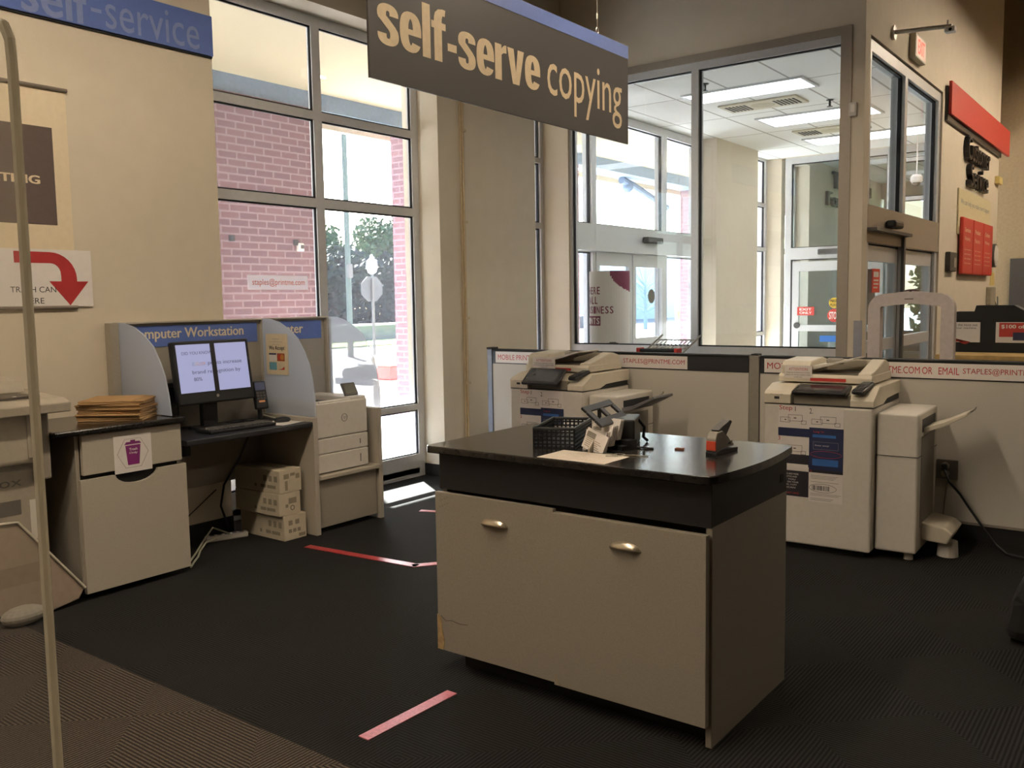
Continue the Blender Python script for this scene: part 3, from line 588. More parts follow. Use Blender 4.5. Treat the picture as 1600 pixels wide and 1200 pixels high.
# ================================================================ copiers (local frame: x to the right along the front, y to the back, origin on the floor at the front left)
def copier(ox, oy, rz, label, dark_tray, tablet, sheets):
    t = thing('photocopier', label, 'copier', (ox, oy, 0), rz, 'photocopiers along the partition')
    w = .60; D = .62
    b = MB(); b.box(0, w, .0, D, .035, .835, .012, 3); b.build('body', OFFW, t, True)
    b = MB(); b.box(.04, w-.04, .05, D-.05, 0, .04); b.build('base', RUBBER, t, True)
    b = MB(); b.box(-.012, 0, .12, .5, .3, .66, .005); b.build('side_tray', OFFW, t, True)
    b = MB(); b.box(.0, w, .003, D, .835, .839); b.build('seam', DARKM, t, True)
    # scanner deck with sloping front lip
    b = MB(); b.prism([(-.005, .84), (-.005, .895), (.02, .912), (.13, .945), (D, .945), (D, .87), (.3, .87), (.22, .84)], 'x', 0, .155, .004); b.prism([(.0, .84), (.0, .876), (.13, .945), (D, .945), (D, .87), (.3, .87), (.22, .84)], 'x', .48, w+.005, .004)
    b.prism([(.05, .84), (.05, .885), (.13, .945), (D, .945), (D, .87), (.3, .87), (.22, .84)], 'x', .155, .48)
    b.build('scanner_deck', OFFW2, t, True)
    MB().box(.35, w+.003, .23, D-.02, .84, .868).build('paper_gap', RUBBER, t, True)
    MB().box(.062, .09, -.008, -.004, .866, .88).build('usb_slot', DARKM, t, True)
    text('lettering', 'Print from USB', mat('grey_print', '8d877c', .7), t, (.04, -.0055, .888), XP, ZP, w=.07, h=.007, local=True)
    # touch panel
    if tablet: M = Matrix.Translation((.275, .02, .925)) @ Matrix.Rotation(R(38), 4, 'X'); tw, th = .3, .16
    else: M = Matrix.Translation((.31, .062, .922)) @ Matrix.Rotation(R(12), 4, 'X'); tw, th = .30, .15
    o = MB().box(-tw/2, tw/2, -th/2, th/2, -.012, .01, .008, M=M).build('touch_panel', BLKP, t, True)
    MB().box(-tw/2+.022, tw/2-.03, -th/2+.025, th/2-.018, .0102, .0108, M=M).build('screen', SCREEN, o, True)
    MB().box(.165, .47, .03, .055, .84, .9).build('panel_recess', mat('recess_grey', '8b8578', .6), t, True)
    M = Matrix.Translation((.53, .075, .935)) @ Matrix.Rotation(R(-8), 4, 'Z') @ Matrix.Rotation(R(14), 4, 'X')
    o = MB().box(-.035, .035, -.085, .085, -.008, .018, .012, 3, M=M).build('card_reader', BLKP, t, True)
    MB().box(-.024, .024, .025, .068, .0182, .019, M=M).build('screen', mat('reader_screen', '3c4a50', .2), o, True)
    b = MB()
    for i in range(3):
        for j in range(4): b.box(-.026+.019*i, -.012+.019*i, -.075+.022*j, -.061+.022*j, .0182, .022, .001, M=M)
    b.build('keypad', DGREY, o, True)
    # document feeder
    b = MB(); b.prism([(.14, .955), (.14, .985), (.15, 1.0), (D-.03, 1.0), (D-.03, .955)], 'x', .035, w-.04, .004)
    b.prism([(.15, .99), (.15, 1.05), (.19, 1.075), (.42, 1.085), (.5, 1.07), (.5, .99)], 'x', .045, .215, .01)
    b.prism([(.15, .99), (.16, 1.015), (.22, 1.02), (.45, 1.075), (.5, 1.07), (.56, .99)], 'x', w-.12, w-.045, .008)
    b.prism([(.5, .99), (.5, 1.07), (.58, 1.05), (.585, .99)], 'x', .045, w-.05, .006)
    b.build('document_feeder', OFFW2, t, True)
    MB().box(.215, w-.12, .16, .5, 1.0, 1.003).build('feeder_well', mat('feeder_well', '5d574d', .6), t, True)
    b = MB(); b.prism([(.2, 1.03), (.22, 1.022), (.44, 1.082), (.44, 1.094), (.3, 1.06), (.2, 1.045)], 'y', .2, .48, .003); b.build('feeder_tray', OFFW, t, True)
    b = MB(); b.box(.26, .36, .3, .34, 1.05, 1.085, .012); b.build('paper_guide', GREYP, t, True)
    MB().box(.22, .42, .1375, .14, .963, .98).build('red_strip', RED, t, True)
    # finisher
    b = MB(); b.box(w+.006, w+.22, .07, D-.04, .045, .81, .012, 3); b.build('finisher', OFFW, t, True)
    MB().box(w+.006, w+.222, .067, D-.04, .575, .578).build('seam', DARKM, t, True)
    MB().box(w+.214, w+.2215, .16, D-.1, .7, .775, .004).build('output_slot', DARKM, t, True)
    MB().box(w+.217, w+.223, .15, D-.12, .18, .68, .002).build('stacker_wall', GREYP, t, True)
    tm = mat('tray_grey', '6d6c70', .5) if dark_tray else OFFW2
    b = MB(); yb = .2 if not dark_tray else .14
    b.prism([(w+.22, .62), (w+.22, .70), (w+.32, .735), (w+.43, .80), (w+.425, .812), (w+.31, .755), (w+.2, .715), (w+.2, .64)] if not dark_tray else [(w+.2, .60), (w+.2, .70), (w+.3, .72), (w+.46, .80), (w+.455, .815), (w+.3, .745), (w+.2, .725)], 'y', yb, yb+.27, .003)
    o = b.build('output_tray', tm, t, True)
    b = MB(); b.tube([(w+.42, yb+.14, .802), (w+.45, yb+.14, .826), (w+.453, yb+.14, .838)], .004, 6); b.build('wire_stop', STEEL, o, True)
    b = MB(); b.prism([(w+.22, .12), (w+.22, .2), (w+.34, .18), (w+.38, .15), (w+.35, .09), (w+.22, .10)], 'y', .2, .5, .008); b.build('booklet_tray', OFFW2, t, True)
    MB().cyl((w+.34, .3, .005), (w+.34, .3, .09), .055, .05, 18).build('caster', OFFW, t, True); MB().cyl((w+.17, .14, .0), (w+.17, .14, .05), .025).build('caster', OFFW, t, True)
    # printed sheets taped to the front
    for k, (x0, x1, z0, z1, lab) in enumerate(sheets[:2]):
        s = thing('instruction_sheet', lab, 'paper sign', (ox, oy, 0), rz, 'printing instructions taped to the copiers')
        z = lambda f: z1-(z1-z0)*f
        ww = x1-x0
        def q(nm, xa, xb, fa, fb, m, d=.0015): return MB().box(x0+ww*xa, x0+ww*xb, -.0006-d, -.0005, z(fb), z(fa)).build(nm, m, s, True)
        def tx(body, m, xa, fa, wd, hh): text('lettering', body, m, s, (x0+ww*xa, -.0022, z(fa)), XP, ZP, w=ww*wd if wd else None, h=hh, local=True)
        q('paper', 0, 1, 0, 1, WHITEP, .0006)
        def screens(f, n='drawn_screens'):
            b = MB()
            def rect(xa, xb, fa, fb):
                e = .0018; X0, X1, Z0, Z1 = x0+ww*xa, x0+ww*xb, z(fb), z(fa)
                for c in ((X0, X1, Z1-e, Z1), (X0, X1, Z0, Z0+e), (X0, X0+e, Z0, Z1), (X1-e, X1, Z0, Z1)): b.box(c[0], c[1], -.0017, -.0012, c[2], c[3])
            rect(.06, .38, f+.03, f+.085); rect(.32, .78, f, f+.07); rect(.74, .9, f+.06, f+.1); b.box(x0+ww*.5, x0+ww*.58, -.0017, -.0012, z(f+.04), z(f+.03)); b.box(x0+ww*.2, x0+ww*.26, -.0017, -.0012, z(f+.062), z(f+.052))
            b.build(n, INK, s, True)
        if k == 0:
            tx('Step', REDP, .03, .065, .42, .033); tx('1', INK, .54, .06, None, .026); screens(.1)
            q('navy_block', 0, 1, .245, .335, NAVY); tx('3', REDP, -.0, .385, .07, .022); screens(.43)
            q('navy_block', 0, 1, .53, .66, mat('print_black', '26242c', .5)); q('white_strip', .02, .98, .635, .69, WHITEP, .0018)
            q('black_block', 0, 1, .71, .99, mat('print_black', ''))
            for i, sx in enumerate(('PRINTING AND MORE', 'FOR PHOTOS AND', 'FILES YOU', 'STORE ON YOUR', 'DEVICES, COPY', 'OR SCAN')): tx(sx, WHITEP, .06, .755+.03*i, .62-.05*(i % 3), .009)
            tx('START HERE', RED, .2, .965, .5, .01)
        else:
            tx('2.', INK, .0, .075, .1, .03); screens(.1)
            q('navy_block', 0, 1, .22, .66, NAVY); tx('Log in', RED, .13, .275, .3, .014); q('blue_strip', .1, .78, .29, .32, MIDB, .0018)
            b = MB(); e = .0015
            X0, X1, Z0, Z1 = x0+ww*.12, x0+ww*.86, z(.445), z(.365)
            for c in ((X0, X1, Z1-e, Z1), (X0, X1, Z0, Z0+e), (X0, X0+e, Z0, Z1), (X1-e, X1, Z0, Z1)): b.box(c[0], c[1], -.0023, -.0018, c[2], c[3])
            b.build('outlined_box', GREYP, s, True); tx('Enter email', WHITEP, .18, .41, .4, .008)
            b = MB(); b.tube([(x0+ww*(.5+.46*math.cos(a/20*6.283)), -.002, z(.495+.035*math.sin(a/20*6.283))) for a in range(21)], .0012, 5); b.build('red_ring', REDP, s, True)
            q('button', .1, .86, .545, .615, MIDB, .0018); q('black_strip', 0, 1, .66, .69, mat('print_black', ''), .0018); tx('2', REDP, .02, .69, .08, .014)
            b = MB(); random.seed(3)
            for i in range(16): xx = .1+.034*i; b.box(x0+ww*xx, x0+ww*(xx+random.choice((.008, .014, .022))), -.0018, -.001, z(.875), z(.825))
            b.build('barcode', INK, s, True)
            b = MB(); b.tube([(x0+ww*(.42+.4*math.cos(a/24*6.283)), -.0016, z(.85+.045*math.sin(a/24*6.283))) for a in range(25)], .0009, 5); b.build('pen_ring', INK, s, True)
            b = MB()
            for f in (.72, .735, .75, .785, .91, .925, .96, .975): b.box(x0+ww*.06, x0+ww*(.95-.3*((f*100) % 7)/7), -.0016, -.001, z(f+.004), z(f))
            b.build('printed_lines', mat('line_print', '9d978d', .8), s, True)
    x0, x1, z0, z1, y, lab = sheets[2]
    s = thing('attention_notice', lab, 'paper sign', (ox, oy, 0), rz, 'attention notices on the copiers')
    MB().box(x0, x1, y-.001, y, z0, z1).build('paper', WHITEP, s, True)
    text('lettering', 'ATTENTION', mat('print_rose', 'c2606a', .6), s, ((x0+x1)/2, y-.0015, z1-.022), XP, ZP, w=(x1-x0)*.68, h=.016, align='C', local=True)
    for i, l2 in enumerate(('PLEASE SEE AN ASSOCIATE TO MAKE', 'LARGE OR SPECIAL ORDER COPIES', 'THANK YOU')): text('lettering', l2, INK, s, ((x0+x1)/2, y-.0015, z1-.042-.013*i), XP, ZP, w=(x1-x0)*[.86, .9, .3][i], h=.006, align='C', local=True)
    return t
copier(-1.935, 4.995, R(1.5), 'cream photocopier with finisher standing right of the island by the wall outlet', False, False,
    [(.085, .262, .305, .832, 'left instruction sheet with STEP 1 on the copier right of the island'), (.262, .45, .29, .832, 'right instruction sheet with barcode on the copier right of the island'), (.07, .23, .975, 1.05, .139, 'white notice headed ATTENTION on the feeder of the copier right of the island')])
copier(-3.795, 5.02, R(0), 'cream photocopier with raised touch tablet behind the island nearer the pillar', True, True,
    [(.085, .262, .305, .832, 'left instruction sheet on the copier behind the island'), (.262, .45, .29, .832, 'right instruction sheet on the copier behind the island'), (.1, .29, .96, 1.05, .1375, 'pale blank-looking notice on the copier behind the island')])

# ================================================================ computer and printer workstation
t = thing('workstation_carrel', 'greige print workstation with blue signs and curved frosted dividers', 'workstation', (-4.57, 3.47, 0))
b = MB(); b.box(-4.85, -4.825, 2.70, 4.235, .34, 1.352, .002); b.box(-4.85, -4.79, 2.65, 2.70, .862, 1.36, .003); b.build('back_panel', LAM, t)
MB().box(-4.855, -4.80, 2.70, 4.24, 1.352, 1.362, .002).build('top_rail', LAMD, t)
MB().box(-4.85, -4.805, 3.685, 3.71, .74, 1.352).build('upright', LAMD, t); MB().box(-4.85, -4.80, 4.235, 4.275, .74, 1.352).build('upright', LAMD, t)
b = MB(); b.box(-4.825, -4.30, 2.775, 3.655, .69, .72, .004); b.build('desktop', BLACK, t)
b = MB(); b.box(-4.825, -4.30, 3.655, 3.69, 0, .745, .002); b.build('side_panel', LAMD, t)
b = MB(); b.box(-4.825, -4.30, 4.21, 4.245, 0, .75, .002); b.build('side_panel', LAMD, t)
MB().box(-4.825, -4.285, 3.69, 4.21, .345, .374, .006).build('shelf', LAMD, t)
d = MB().box(-4.335, -4.318, 3.695, 4.2, .035, .34, .002).build('door', LAM, t)
prof = [(-4.82, .745), (-4.815, 1.0), (-4.82, 1.362), (-4.72, 1.357), (-4.63, 1.335), (-4.54, 1.292), (-4.46, 1.235), (-4.40, 1.15), (-4.36, 1.07), (-4.335, .97), (-4.32, .86), (-4.318, .745)]
for y in (2.705, 3.695, 4.255):
    MB().prism([(px_, max(pz_, .865) if y < 3 else pz_) for px_, pz_ in prof], 'y', y-.004, y+.004).build('frosted_divider', FROST, t)
def band(y0, y1, body, ya, yb):
    o = MB().box(-4.825, -4.821, y0, y1, 1.213, 1.337).build('blue_sign', BLUE, t); text('lettering', body, CREAMP, o, (-4.821, ya, 1.243 if 'p' in body else 1.255), YP, ZP, w=yb-ya, h=.078 if 'p' in body else .062, bold=.025)
band(2.74, 3.66, 'Computer Workstation', 2.77, 3.555); band(3.74, 4.2, 'Printer', 3.79, 4.04)
# monitor
t = thing('computer_monitor', 'black computer monitor with a lit slide about COLOR prints on the workstation desk', 'monitor', (-4.61, 3.17, .72), R(90)); Mm = Matrix.Translation((0, 0, .34)) @ Matrix.Rotation(R(-8), 4, 'X')
MB().box(-.262, .262, -.02, .02, -.185, .185, .01, M=Mm).build('bezel', BLKP, t, True)
SCR = emit('lit_screen', 'c6c8f4', .62)
o = MB().box(-.238, .238, -.0215, -.02, -.115, .165, M=Mm).build('screen', SCR, t, True)
MB().box(-.014, .016, -.0245, -.0215, -.12, .17, M=Mm).build('dark_bar', BLKP, t, True)
def scr(body, x, z, w, h, m):
    r = Mm.to_3x3(); text('lettering', body, m, o, Mm @ Vector((x, -.0216, z)), r @ Vector(XP), r @ Vector(ZP), w=w, h=h, local=True, ext=.0005)
scr('DID YOU KNOW', -.205, .105, .2, .018, mat('screen_ink', '55557a', .5)); scr('C', -.145, .04, .016, .02, mat('screen_cyan', '8fb0d0', .5)); scr('O', -.126, .04, .018, .02, mat('screen_yellow', 'd8c8a0', .5)); scr('LOR', -.105, .04, .05, .02, mat('screen_peach', 'e0b0a8', .5))
scr('prints increase', -.04, .034, .235, .028, mat('screen_ink', '')); scr('brand recognition by', -.15, -.015, .33, .028, mat('screen_ink', '')); scr('80%', -.145, -.05, .055, .021, mat('screen_ink', ''))
MB().cyl(Mm @ Vector((0, -.0205, -.145)), Mm @ Vector((0, -.0225, -.145)), .009).build('maker_mark', GREYP, t, True)
b = MB(); b.prism([(-.05, 0), (.05, 0), (.05, .25), (-.05, .25)], 'y', .04, .08, .004); b.box(-.12, .12, -.06, .1, 0, .015, .006); b.build('stand', BLKP, t, True)
t = thing('desktop_computer', 'small black desktop computer behind the monitor on the workstation desk', 'computer', (-4.72, 2.98, .72))
MB().box(-4.80, -4.74, 2.80, 3.02, .72, 1.0, .006).build('case', BLKP, t); MB().box(-4.74, -4.72, 2.82, 3.0, .74, .98, .005).build('front_bay', mat('black_gloss', '101114', .25), t)
t = thing('keyboard', 'black keyboard on the workstation desk under the monitor', 'keyboard', (-4.47, 3.22, .72), R(90))
MB().box(-.23, .23, -.075, .075, .002, .018, .004).build('case', BLKP, t, True)
b = MB()
for i in range(15):
    for j in range(5): b.box(-.215+.029*i, -.191+.029*i, -.06+.025*j, -.04+.025*j, .018, .025, .002, 1)
b.build('keys', DGREY, t, True)
t = sheet('mouse_sheet', (-4.46, 3.535, .72), .2, .2, R(12), 'white sheet of paper under the mouse at the desk edge', 'paper', z=.0012)
t = thing('computer_mouse', 'black computer mouse on the white sheet', 'mouse', (-4.475, 3.56, .7212), R(80))
MB().ball((0, 0, .012), (.055, .032, .022), 18, 10).build('shell', BLKP, t, True, smooth=True); MB().box(-.045, -.02, -.004, .004, .024, .033, .003).build('wheel', DGREY, t, True)
t = thing('payment_terminal', 'black card payment terminal with lit screen on a stem at the workstation', 'card terminal', (-4.63, 3.515, .72), R(80))
M = Matrix.Translation((0, 0, .165)) @ Matrix.Rotation(R(-14), 4, 'X')
MB().box(-.042, .042, -.018, .018, -.09, .09, .01, 3, M=M).build('case', BLKP, t, True); MB().box(-.033, .033, -.0195, -.018, .03, .078, M=M).build('screen', emit('reader_lit', '5a6080', .25), t, True)
MB().box(-.02, .02, -.0197, -.018, -.048, -.036, M=M).build('lit_strip', emit('reader_orange', 'd88a50', .5), t, True)
b = MB()
for i in range(3):
    for j in range(3): b.box(-.03+.021*i, -.014+.021*i, -.021, -.018, -.03+.018*j, -.018+.018*j, M=M)
b.build('keypad', DGREY, t, True); b = MB(); b.cyl((0, 0, .0), (0, .012, .12), .014, seg=12); b.lathe([(.05, 0), (.045, .012), (.02, .016)], (0, 0, 0)); b.build('stem', BLKP, t, True)
b = MB(); b.tube([(-4.62, 3.53, .76), (-4.6, 3.58, .74), (-4.57, 3.62, .727), (-4.52, 3.64, .727)], .003, 6); tag(b.build('terminal_cable', mat('pale_cable', 'b5b39a', .5)), 'thin pale cable curling from the card terminal', 'cable')
b = MB(); b.tube([(-4.7, 3.25, .73), (-4.66, 3.36, .735), (-4.69, 3.42, .73), (-4.65, 3.48, .732), (-4.68, 3.55, .73)], .008, 6); tag(b.build('cable_bundle', BLKP), 'black bundle of cables along the back of the workstation desk', 'cable')
t = thing('payment_sign', 'cream sign headed We Accept on the middle frosted divider', 'sign', (-4.65, 3.685, 1.13))
MB().box(-4.765, -4.555, 3.683, 3.69, 1.0, 1.262).build('sheet', CREAMP, t)
def ps(b_, x, z, w, h, m, bold=0): text('lettering', b_, m, t, (x, 3.683, z), XP, ZP, w=w, h=h, bold=bold)
ps('We Accept', -4.735, 1.152, .155, .034, INK, .03)
for i, s in enumerate(('please', 'pay at the terminal', 'before printing')): ps(s, -4.70-.03*(i == 1), 1.225-.018*i, .07+.06*(i == 1), .008, GREYP)
for x, z, m, s in ((-4.735, 1.088, WHITEP, 'VISA'), (-4.655, 1.088, mat('card_orange', 'a5532f', .5), ''), (-4.735, 1.03, mat('card_teal', '6fa9bd', .5), ''), (-4.655, 1.03, mat('card_cream', 'ddcfb2', .5), '')):
    MB().box(x, x+.072, 3.6815, 3.683, z, z+.05).build('card_logo', m, t)
    if s: MB().box(x, x+.072, 3.681, 3.6815, z+.04, z+.05).build('card_band', NAVY, t); ps(s, x+.01, z+.013, .05, .018, NAVY)
b = MB(); b.prism([(-4.65, 1.033), (-4.586, 1.033), (-4.586, 1.055), (-4.61, 1.04)], 'y', 3.681, 3.6815); b.build('card_swoosh', RED, t)
b = MB(); b.cyl((-4.63, 3.6815, 1.113), (-4.63, 3.681, 1.113), .018); b.build('card_circle', RED, t); b = MB(); b.cyl((-4.607, 3.6815, 1.113), (-4.607, 3.6808, 1.113), .018); b.build('card_circle', mat('card_yellow', 'c98a3a', .5), t)
# laser printer
t = thing('laser_printer', 'white laser printer with tilted control screen on the workstation shelf', 'printer', (-4.55, 3.91, .374))
b = MB(); b.box(-4.78, -4.33, 3.70, 4.13, .379, .80, .012, 3); b.build('body', OFFW, t)
b = MB(); b.box(-4.345, -4.318, 3.697, 4.133, .602, .825, .01, 3); b.build('front_door', OFFW, t)
for z0, z1 in ((.502, .599), (.382, .499)):
    o = MB().box(-4.345, -4.318, 3.697, 4.133, z0, z1, .006).build('paper_drawer', OFFW, t); MB().box(-4.3185, -4.317, 4.06, 4.066, z0+.03, z1-.035).build('level_mark', DGREY, o)
b = MB(); b.box(-4.78, -4.33, 3.697, 3.73, .8, .838, .008); b.box(-4.78, -4.33, 4.0, 4.133, .8, .842, .008); b.box(-4.36, -4.325, 3.73, 4.0, .8, .836, .006); b.box(-4.78, -4.7, 3.73, 4.0, .8, .855, .006); b.build('top_cover', OFFW, t)
MB().box(-4.70, -4.36, 3.73, 4.0, .8, .806).build('output_well', DGREY, t)
M = Matrix.Translation((-4.40, 4.055, .885)) @ Matrix.Rotation(R(-28), 4, 'Y')
o = MB().box(-.006, .008, -.058, .058, -.045, .045, .004, M=M).build('control_panel', DGREY, t); MB().box(.0082, .009, -.045, .045, -.03, .035, M=M).build('screen', mat('panel_screen', '6d6c62', .2), o)
b = MB(); b.tube([(-4.317, 3.93+.024*math.cos(a/20*6.283), .718+.024*math.sin(a/20*6.283)) for a in range(21)], .0022, 6); o = b.build('round_logo', GREYP, t); text('lettering', 'hp', GREYP, o, (-4.317, 3.93, .718), YP, ZP, h=.026, align='C', slant=.3)
# cartons on the floor
def carton(y0, y1, x0, x1, z0, z1, rz, label, marks):
    cx, cy = (x0+x1)/2, (y0+y1)/2; t = thing('paper_carton', label, 'carton', (cx, cy, z0), rz, 'stack of three white cartons'); hx, hy, h = (x1-x0)/2, (y1-y0)/2, z1-z0
    MB().box(-hx, hx, -hy, hy, 0, h, .003).build('box', CARD, t, True)
    MB().box(-hx, hx, -.018, .018, h-.0005, h+.0008).build('tape', mat('carton_tape', 'b9ac90', .4), t, True)
    b = MB(); random.seed(4)
    for fy, fz, w, hh in marks: b.box(hx, hx+.0008, fy*hy, fy*hy+w, fz*h, fz*h+hh)
    for k in range(3): b.box(-hx*.1+.06*k, -hx*.1+.09*k+.02, -hy-.0008, -hy, h*.2, h*.34); b.box(hx*.3+.05*k, hx*.3+.03+.05*k, -hy-.0008, -hy, h*.5, h*.75)
    b.build('printed_marks', mat('carton_print', '8e8470', .8), t, True)
    b = MB()
    if marks[0][2] > .05: b.tube([(hx, .02+.014*math.cos(a/16*6.283), h*.3+.014*math.sin(a/16*6.283)) for a in range(17)], .002, 5); b.build('round_mark', INK, t, True)
    else: b.bm.free()
random.seed(5)
carton(3.455, 3.625, -4.80, -4.36, 0, .155, R(-1), 'white carton at the bottom of the stack under the desk', [(-.6, .6, .03, .03), (0, .6, .03, .03), (-.6, .3, .022, .022), (-.2, .3, .022, .022), (.2, .3, .022, .022), (.3, .08, .05, .02)])
carton(3.425, 3.59, -4.80, -4.37, .157, .295, R(0), 'white carton in the middle of the stack with a round mark', [(-.1, .5, .06, .035), (-.4, .35, .02, .02)])
carton(3.43, 3.60, -4.80, -4.37, .297, .44, R(1), 'white carton on top of the stack under the desk', [(-.6, .6, .04, .03), (.0, .7, .035, .018), (.5, .55, .03, .03), (-.5, .1, .02, .06)])
t = thing('power_strip', 'white power strip lying on the carpet under the desk', 'power strip', (-4.72, 3.29, 0), R(70))
strip_ = t; MB().box(-.13, .13, -.025, .025, 0, .035, .008).build('case', OFFW, t, True)
b = MB()
for k in range(5): b.box(-.1+.045*k, -.075+.045*k, -.012, .012, .035, .036)
b.build('socket', DGREY, t, True)
for pts, m, l in (([(-4.72, 3.22, .02), (-4.66, 3.1, .03), (-4.6, 3.02, .008), (-4.5, 2.94, .008), (-4.42, 2.86, .01), (-4.36, 2.80, .006)], 'pale_cable', 'pale cord looping from the power strip toward the trash cabinet'), ([(-4.7, 3.3, .035), (-4.73, 3.2, .09), (-4.68, 3.1, .04), (-4.58, 2.98, .008), (-4.44, 2.84, .006)], 'pale_cable', 'second pale cord rising from the power strip')):
    Mi = (Matrix.Translation((-4.72, 3.29, 0)) @ Matrix.Rotation(R(70), 4, 'Z')).inverted(); MB().tube([Mi @ Vector(p) for p in pts], .006, 6).build('power_cord', mat(m, ''), strip_, True)
for pts, l in (([(-4.6, 3.42, .685), (-4.68, 3.38, .5), (-4.78, 3.33, .33), (-4.78, 3.3, .2), (-4.75, 3.33, .06)], 'thick black cable hanging from the desk to the floor'), ([(-4.7, 2.86, .685), (-4.76, 2.95, .56), (-4.77, 3.03, .45), (-4.76, 3.0, .4), (-4.77, 3.06, .36), (-4.76, 2.98, .42)], 'thin tangled black cable hanging under the desk'), ([(-4.82, 3.3, .3), (-4.81, 3.1, .18), (-4.80, 2.95, .05), (-4.79, 2.9, .006)], 'thin black cable slanting down the wall under the desk')):
    tag(MB().tube(pts, .007 if 'thick' in l else .004, 6).build('hanging_cable', BLKP), l, 'cable', 'cables under the desk')
t = thing('desk_adapter', 'black power adapter hanging under the workstation desk', 'adapter', (-4.72, 3.02, .62)); MB().box(-4.74, -4.70, 3.0, 3.06, .56, .688, .008).build('case', BLKP, t)

# ================================================================ trash cabinet and envelopes
t = thing('trash_cabinet', 'greige trash cabinet with drawer front and tilt-out door on a dark plinth', 'cabinet', (-4.55, 2.46, 0))
b = MB(); b.box(-4.80, -4.315, 2.17, 2.19, .06, .83); b.box(-4.80, -4.315, 2.72, 2.74, .06, .83); b.box(-4.80, -4.78, 2.19, 2.72, .06, .83); b.box(-4.78, -4.315, 2.19, 2.72, .06, .08); b.build('carcass', LAM, t)
MB().box(-4.8, -4.40, 2.2, 2.73, 0, .06).build('plinth', RUBBER, t)
b = MB(); b.box(-4.845, -4.265, 2.05, 2.755, .83, .86, .008); b.build('countertop', TOP, t)
MB().box(-4.315, -4.29, 2.195, 2.735, .627, .825, .002).build('drawer_front', LAMD, t)
dy0, dy1, dz = 2.178, 2.758, .605
pts = [(dy0, .035), (dy1, .035), (dy1, dz)] + [(2.475+.118*math.cos(a/12*math.pi), dz-.055*math.sin(a/12*math.pi)) for a in range(13)] + [(dy0, dz)]
MB().prism(pts, 'x', -4.315, -4.29, .001).build('door', LAMD, t)
MB().box(-4.33, -4.318, 2.19, 2.73, .5, .625).build('dark_opening', RUBBER, t)
t = thing('trash_sticker', 'white sticker with a purple trash can on the cabinet drawer', 'sticker', (-4.29, 2.457, .62))
MB().box(-4.29, -4.2885, 2.355, 2.56, .607, .80, .0003).build('sheet', WHITEP, t)
b = MB(); b.prism([(2.427, .645), (2.489, .645), (2.499, .745), (2.417, .745)], 'x', -4.2885, -4.2875); b.prism([(2.412, .75), (2.504, .75), (2.494, .763), (2.422, .763)], 'x', -4.2885, -4.2875); b.box(-4.2885, -4.2875, 2.445, 2.471, .763, .772); b.build('can_icon', PURP, t)
for i, s in enumerate(('Trash', 'Only')): text('lettering', s, WHITEP, t, (-4.2875, 2.458, .725-.02*i), YP, ZP, w=.046, h=.013, align='C', bold=.02)
b = MB(); b.tube([(-4.2883, 2.457+.085*math.cos(a/6*6.283), .705+.085*math.sin(a/6*6.283)) for a in range(7)], .001, 4); b.build('hexagon_outline', GREYP, t)
env = None
random.seed(11)
for k in range(11):
    if env is None:
        env = thing('padded_envelope', 'brown kraft envelope at the bottom of the stack on the trash cabinet', 'envelope', (0, 0, 0), 0, 'stack of brown envelopes')
        MB().box(-.165, .165, -.15, .15, 0, .0088, .003).build('pouch', KRAFT, env, True); MB().box(.1, .16, -.145, .145, .0088, .0096).build('flap', KRAFTD, env, True); o = env
    else: o = copy_tree(env)
    o.location = (-4.53+random.uniform(-.012, .012), 2.535+random.uniform(-.012, .012), .86+k*.0098); o.rotation_euler = (0, 0, R(38+random.uniform(-4, 4)+(6 if k > 6 else 0)))
    if k: o['label'] = 'brown kraft envelope on top of the stack on the trash cabinet' if k == 10 else 'brown kraft envelope in the middle of the stack on the trash cabinet'
# ================================================================ writing and signs on the front wall
t = thing('wall_banner', 'blue wall banner reading self-service above the poster', 'sign', (-4.85, 2.4, 3.09))
MB().box(-4.862, -4.838, 1.0, 3.437, 2.968, 3.206, .002).build('board', BLUE, t)
MB().box(-4.862, -4.85, 1.0, 3.437, 2.958, 2.968).build('bottom_channel', RUBBER, t)
text('lettering', 'self', BLUED, t, (-4.838, 2.30, 2.975), YP, ZP, w=.36, h=.2, bold=.02); text('lettering', '-', BLUED, t, (-4.838, 2.67, 3.055), YP, ZP, w=.06, h=.02); text('lettering', 'service', BLUED, t, (-4.838, 2.752, 2.985), YP, ZP, w=.59, h=.185)
t = thing('marketing_poster', 'cream hanging poster with a dark square on the beige wall', 'poster', (-4.855, 2.0, 2.0))
MB().box(-4.859, -4.855, 1.45, 2.508, 1.462, 2.6).build('sheet', CREAMP, t)
MB().box(-4.855, -4.853, 1.66, 2.425, 1.89, 2.40).build('dark_square', mat('poster_dark', '574a45', .7), t)
text('lettering', 'MARKETING', CREAMP, t, (-4.853, 1.873, 2.100), YP, ZP, w=.474, h=.042, bold=.04)
MB().cyl((-4.85, 1.43, 2.605), (-4.85, 2.515, 2.605), .011).build('hanger_rail', mat('rail_grey', '8b8176', .4, .5), t); MB().cyl((-4.85, 1.43, 1.452), (-4.85, 2.505, 1.452), .010).build('hanger_rail', mat('rail_grey', ''), t)
t = thing('trash_notice', 'white paper reading TRASH CAN HERE with a bent red arrow', 'sign', (-4.85, 2.35, 1.6))
MB().box(-4.851, -4.849, 2.09, 2.595, 1.457, 1.76).build('paper', WHITEP, t)
b = MB(); a = [(2.186, 1.747), (2.37, 1.746)]
a += [(2.37+.14*math.sin(k/8*math.pi/2), 1.606+.14*math.cos(k/8*math.pi/2)) for k in range(1, 9)] + [(2.51, 1.592), (2.572, 1.592), (2.466, 1.463), (2.36, 1.592), (2.425, 1.592), (2.425, 1.62)]
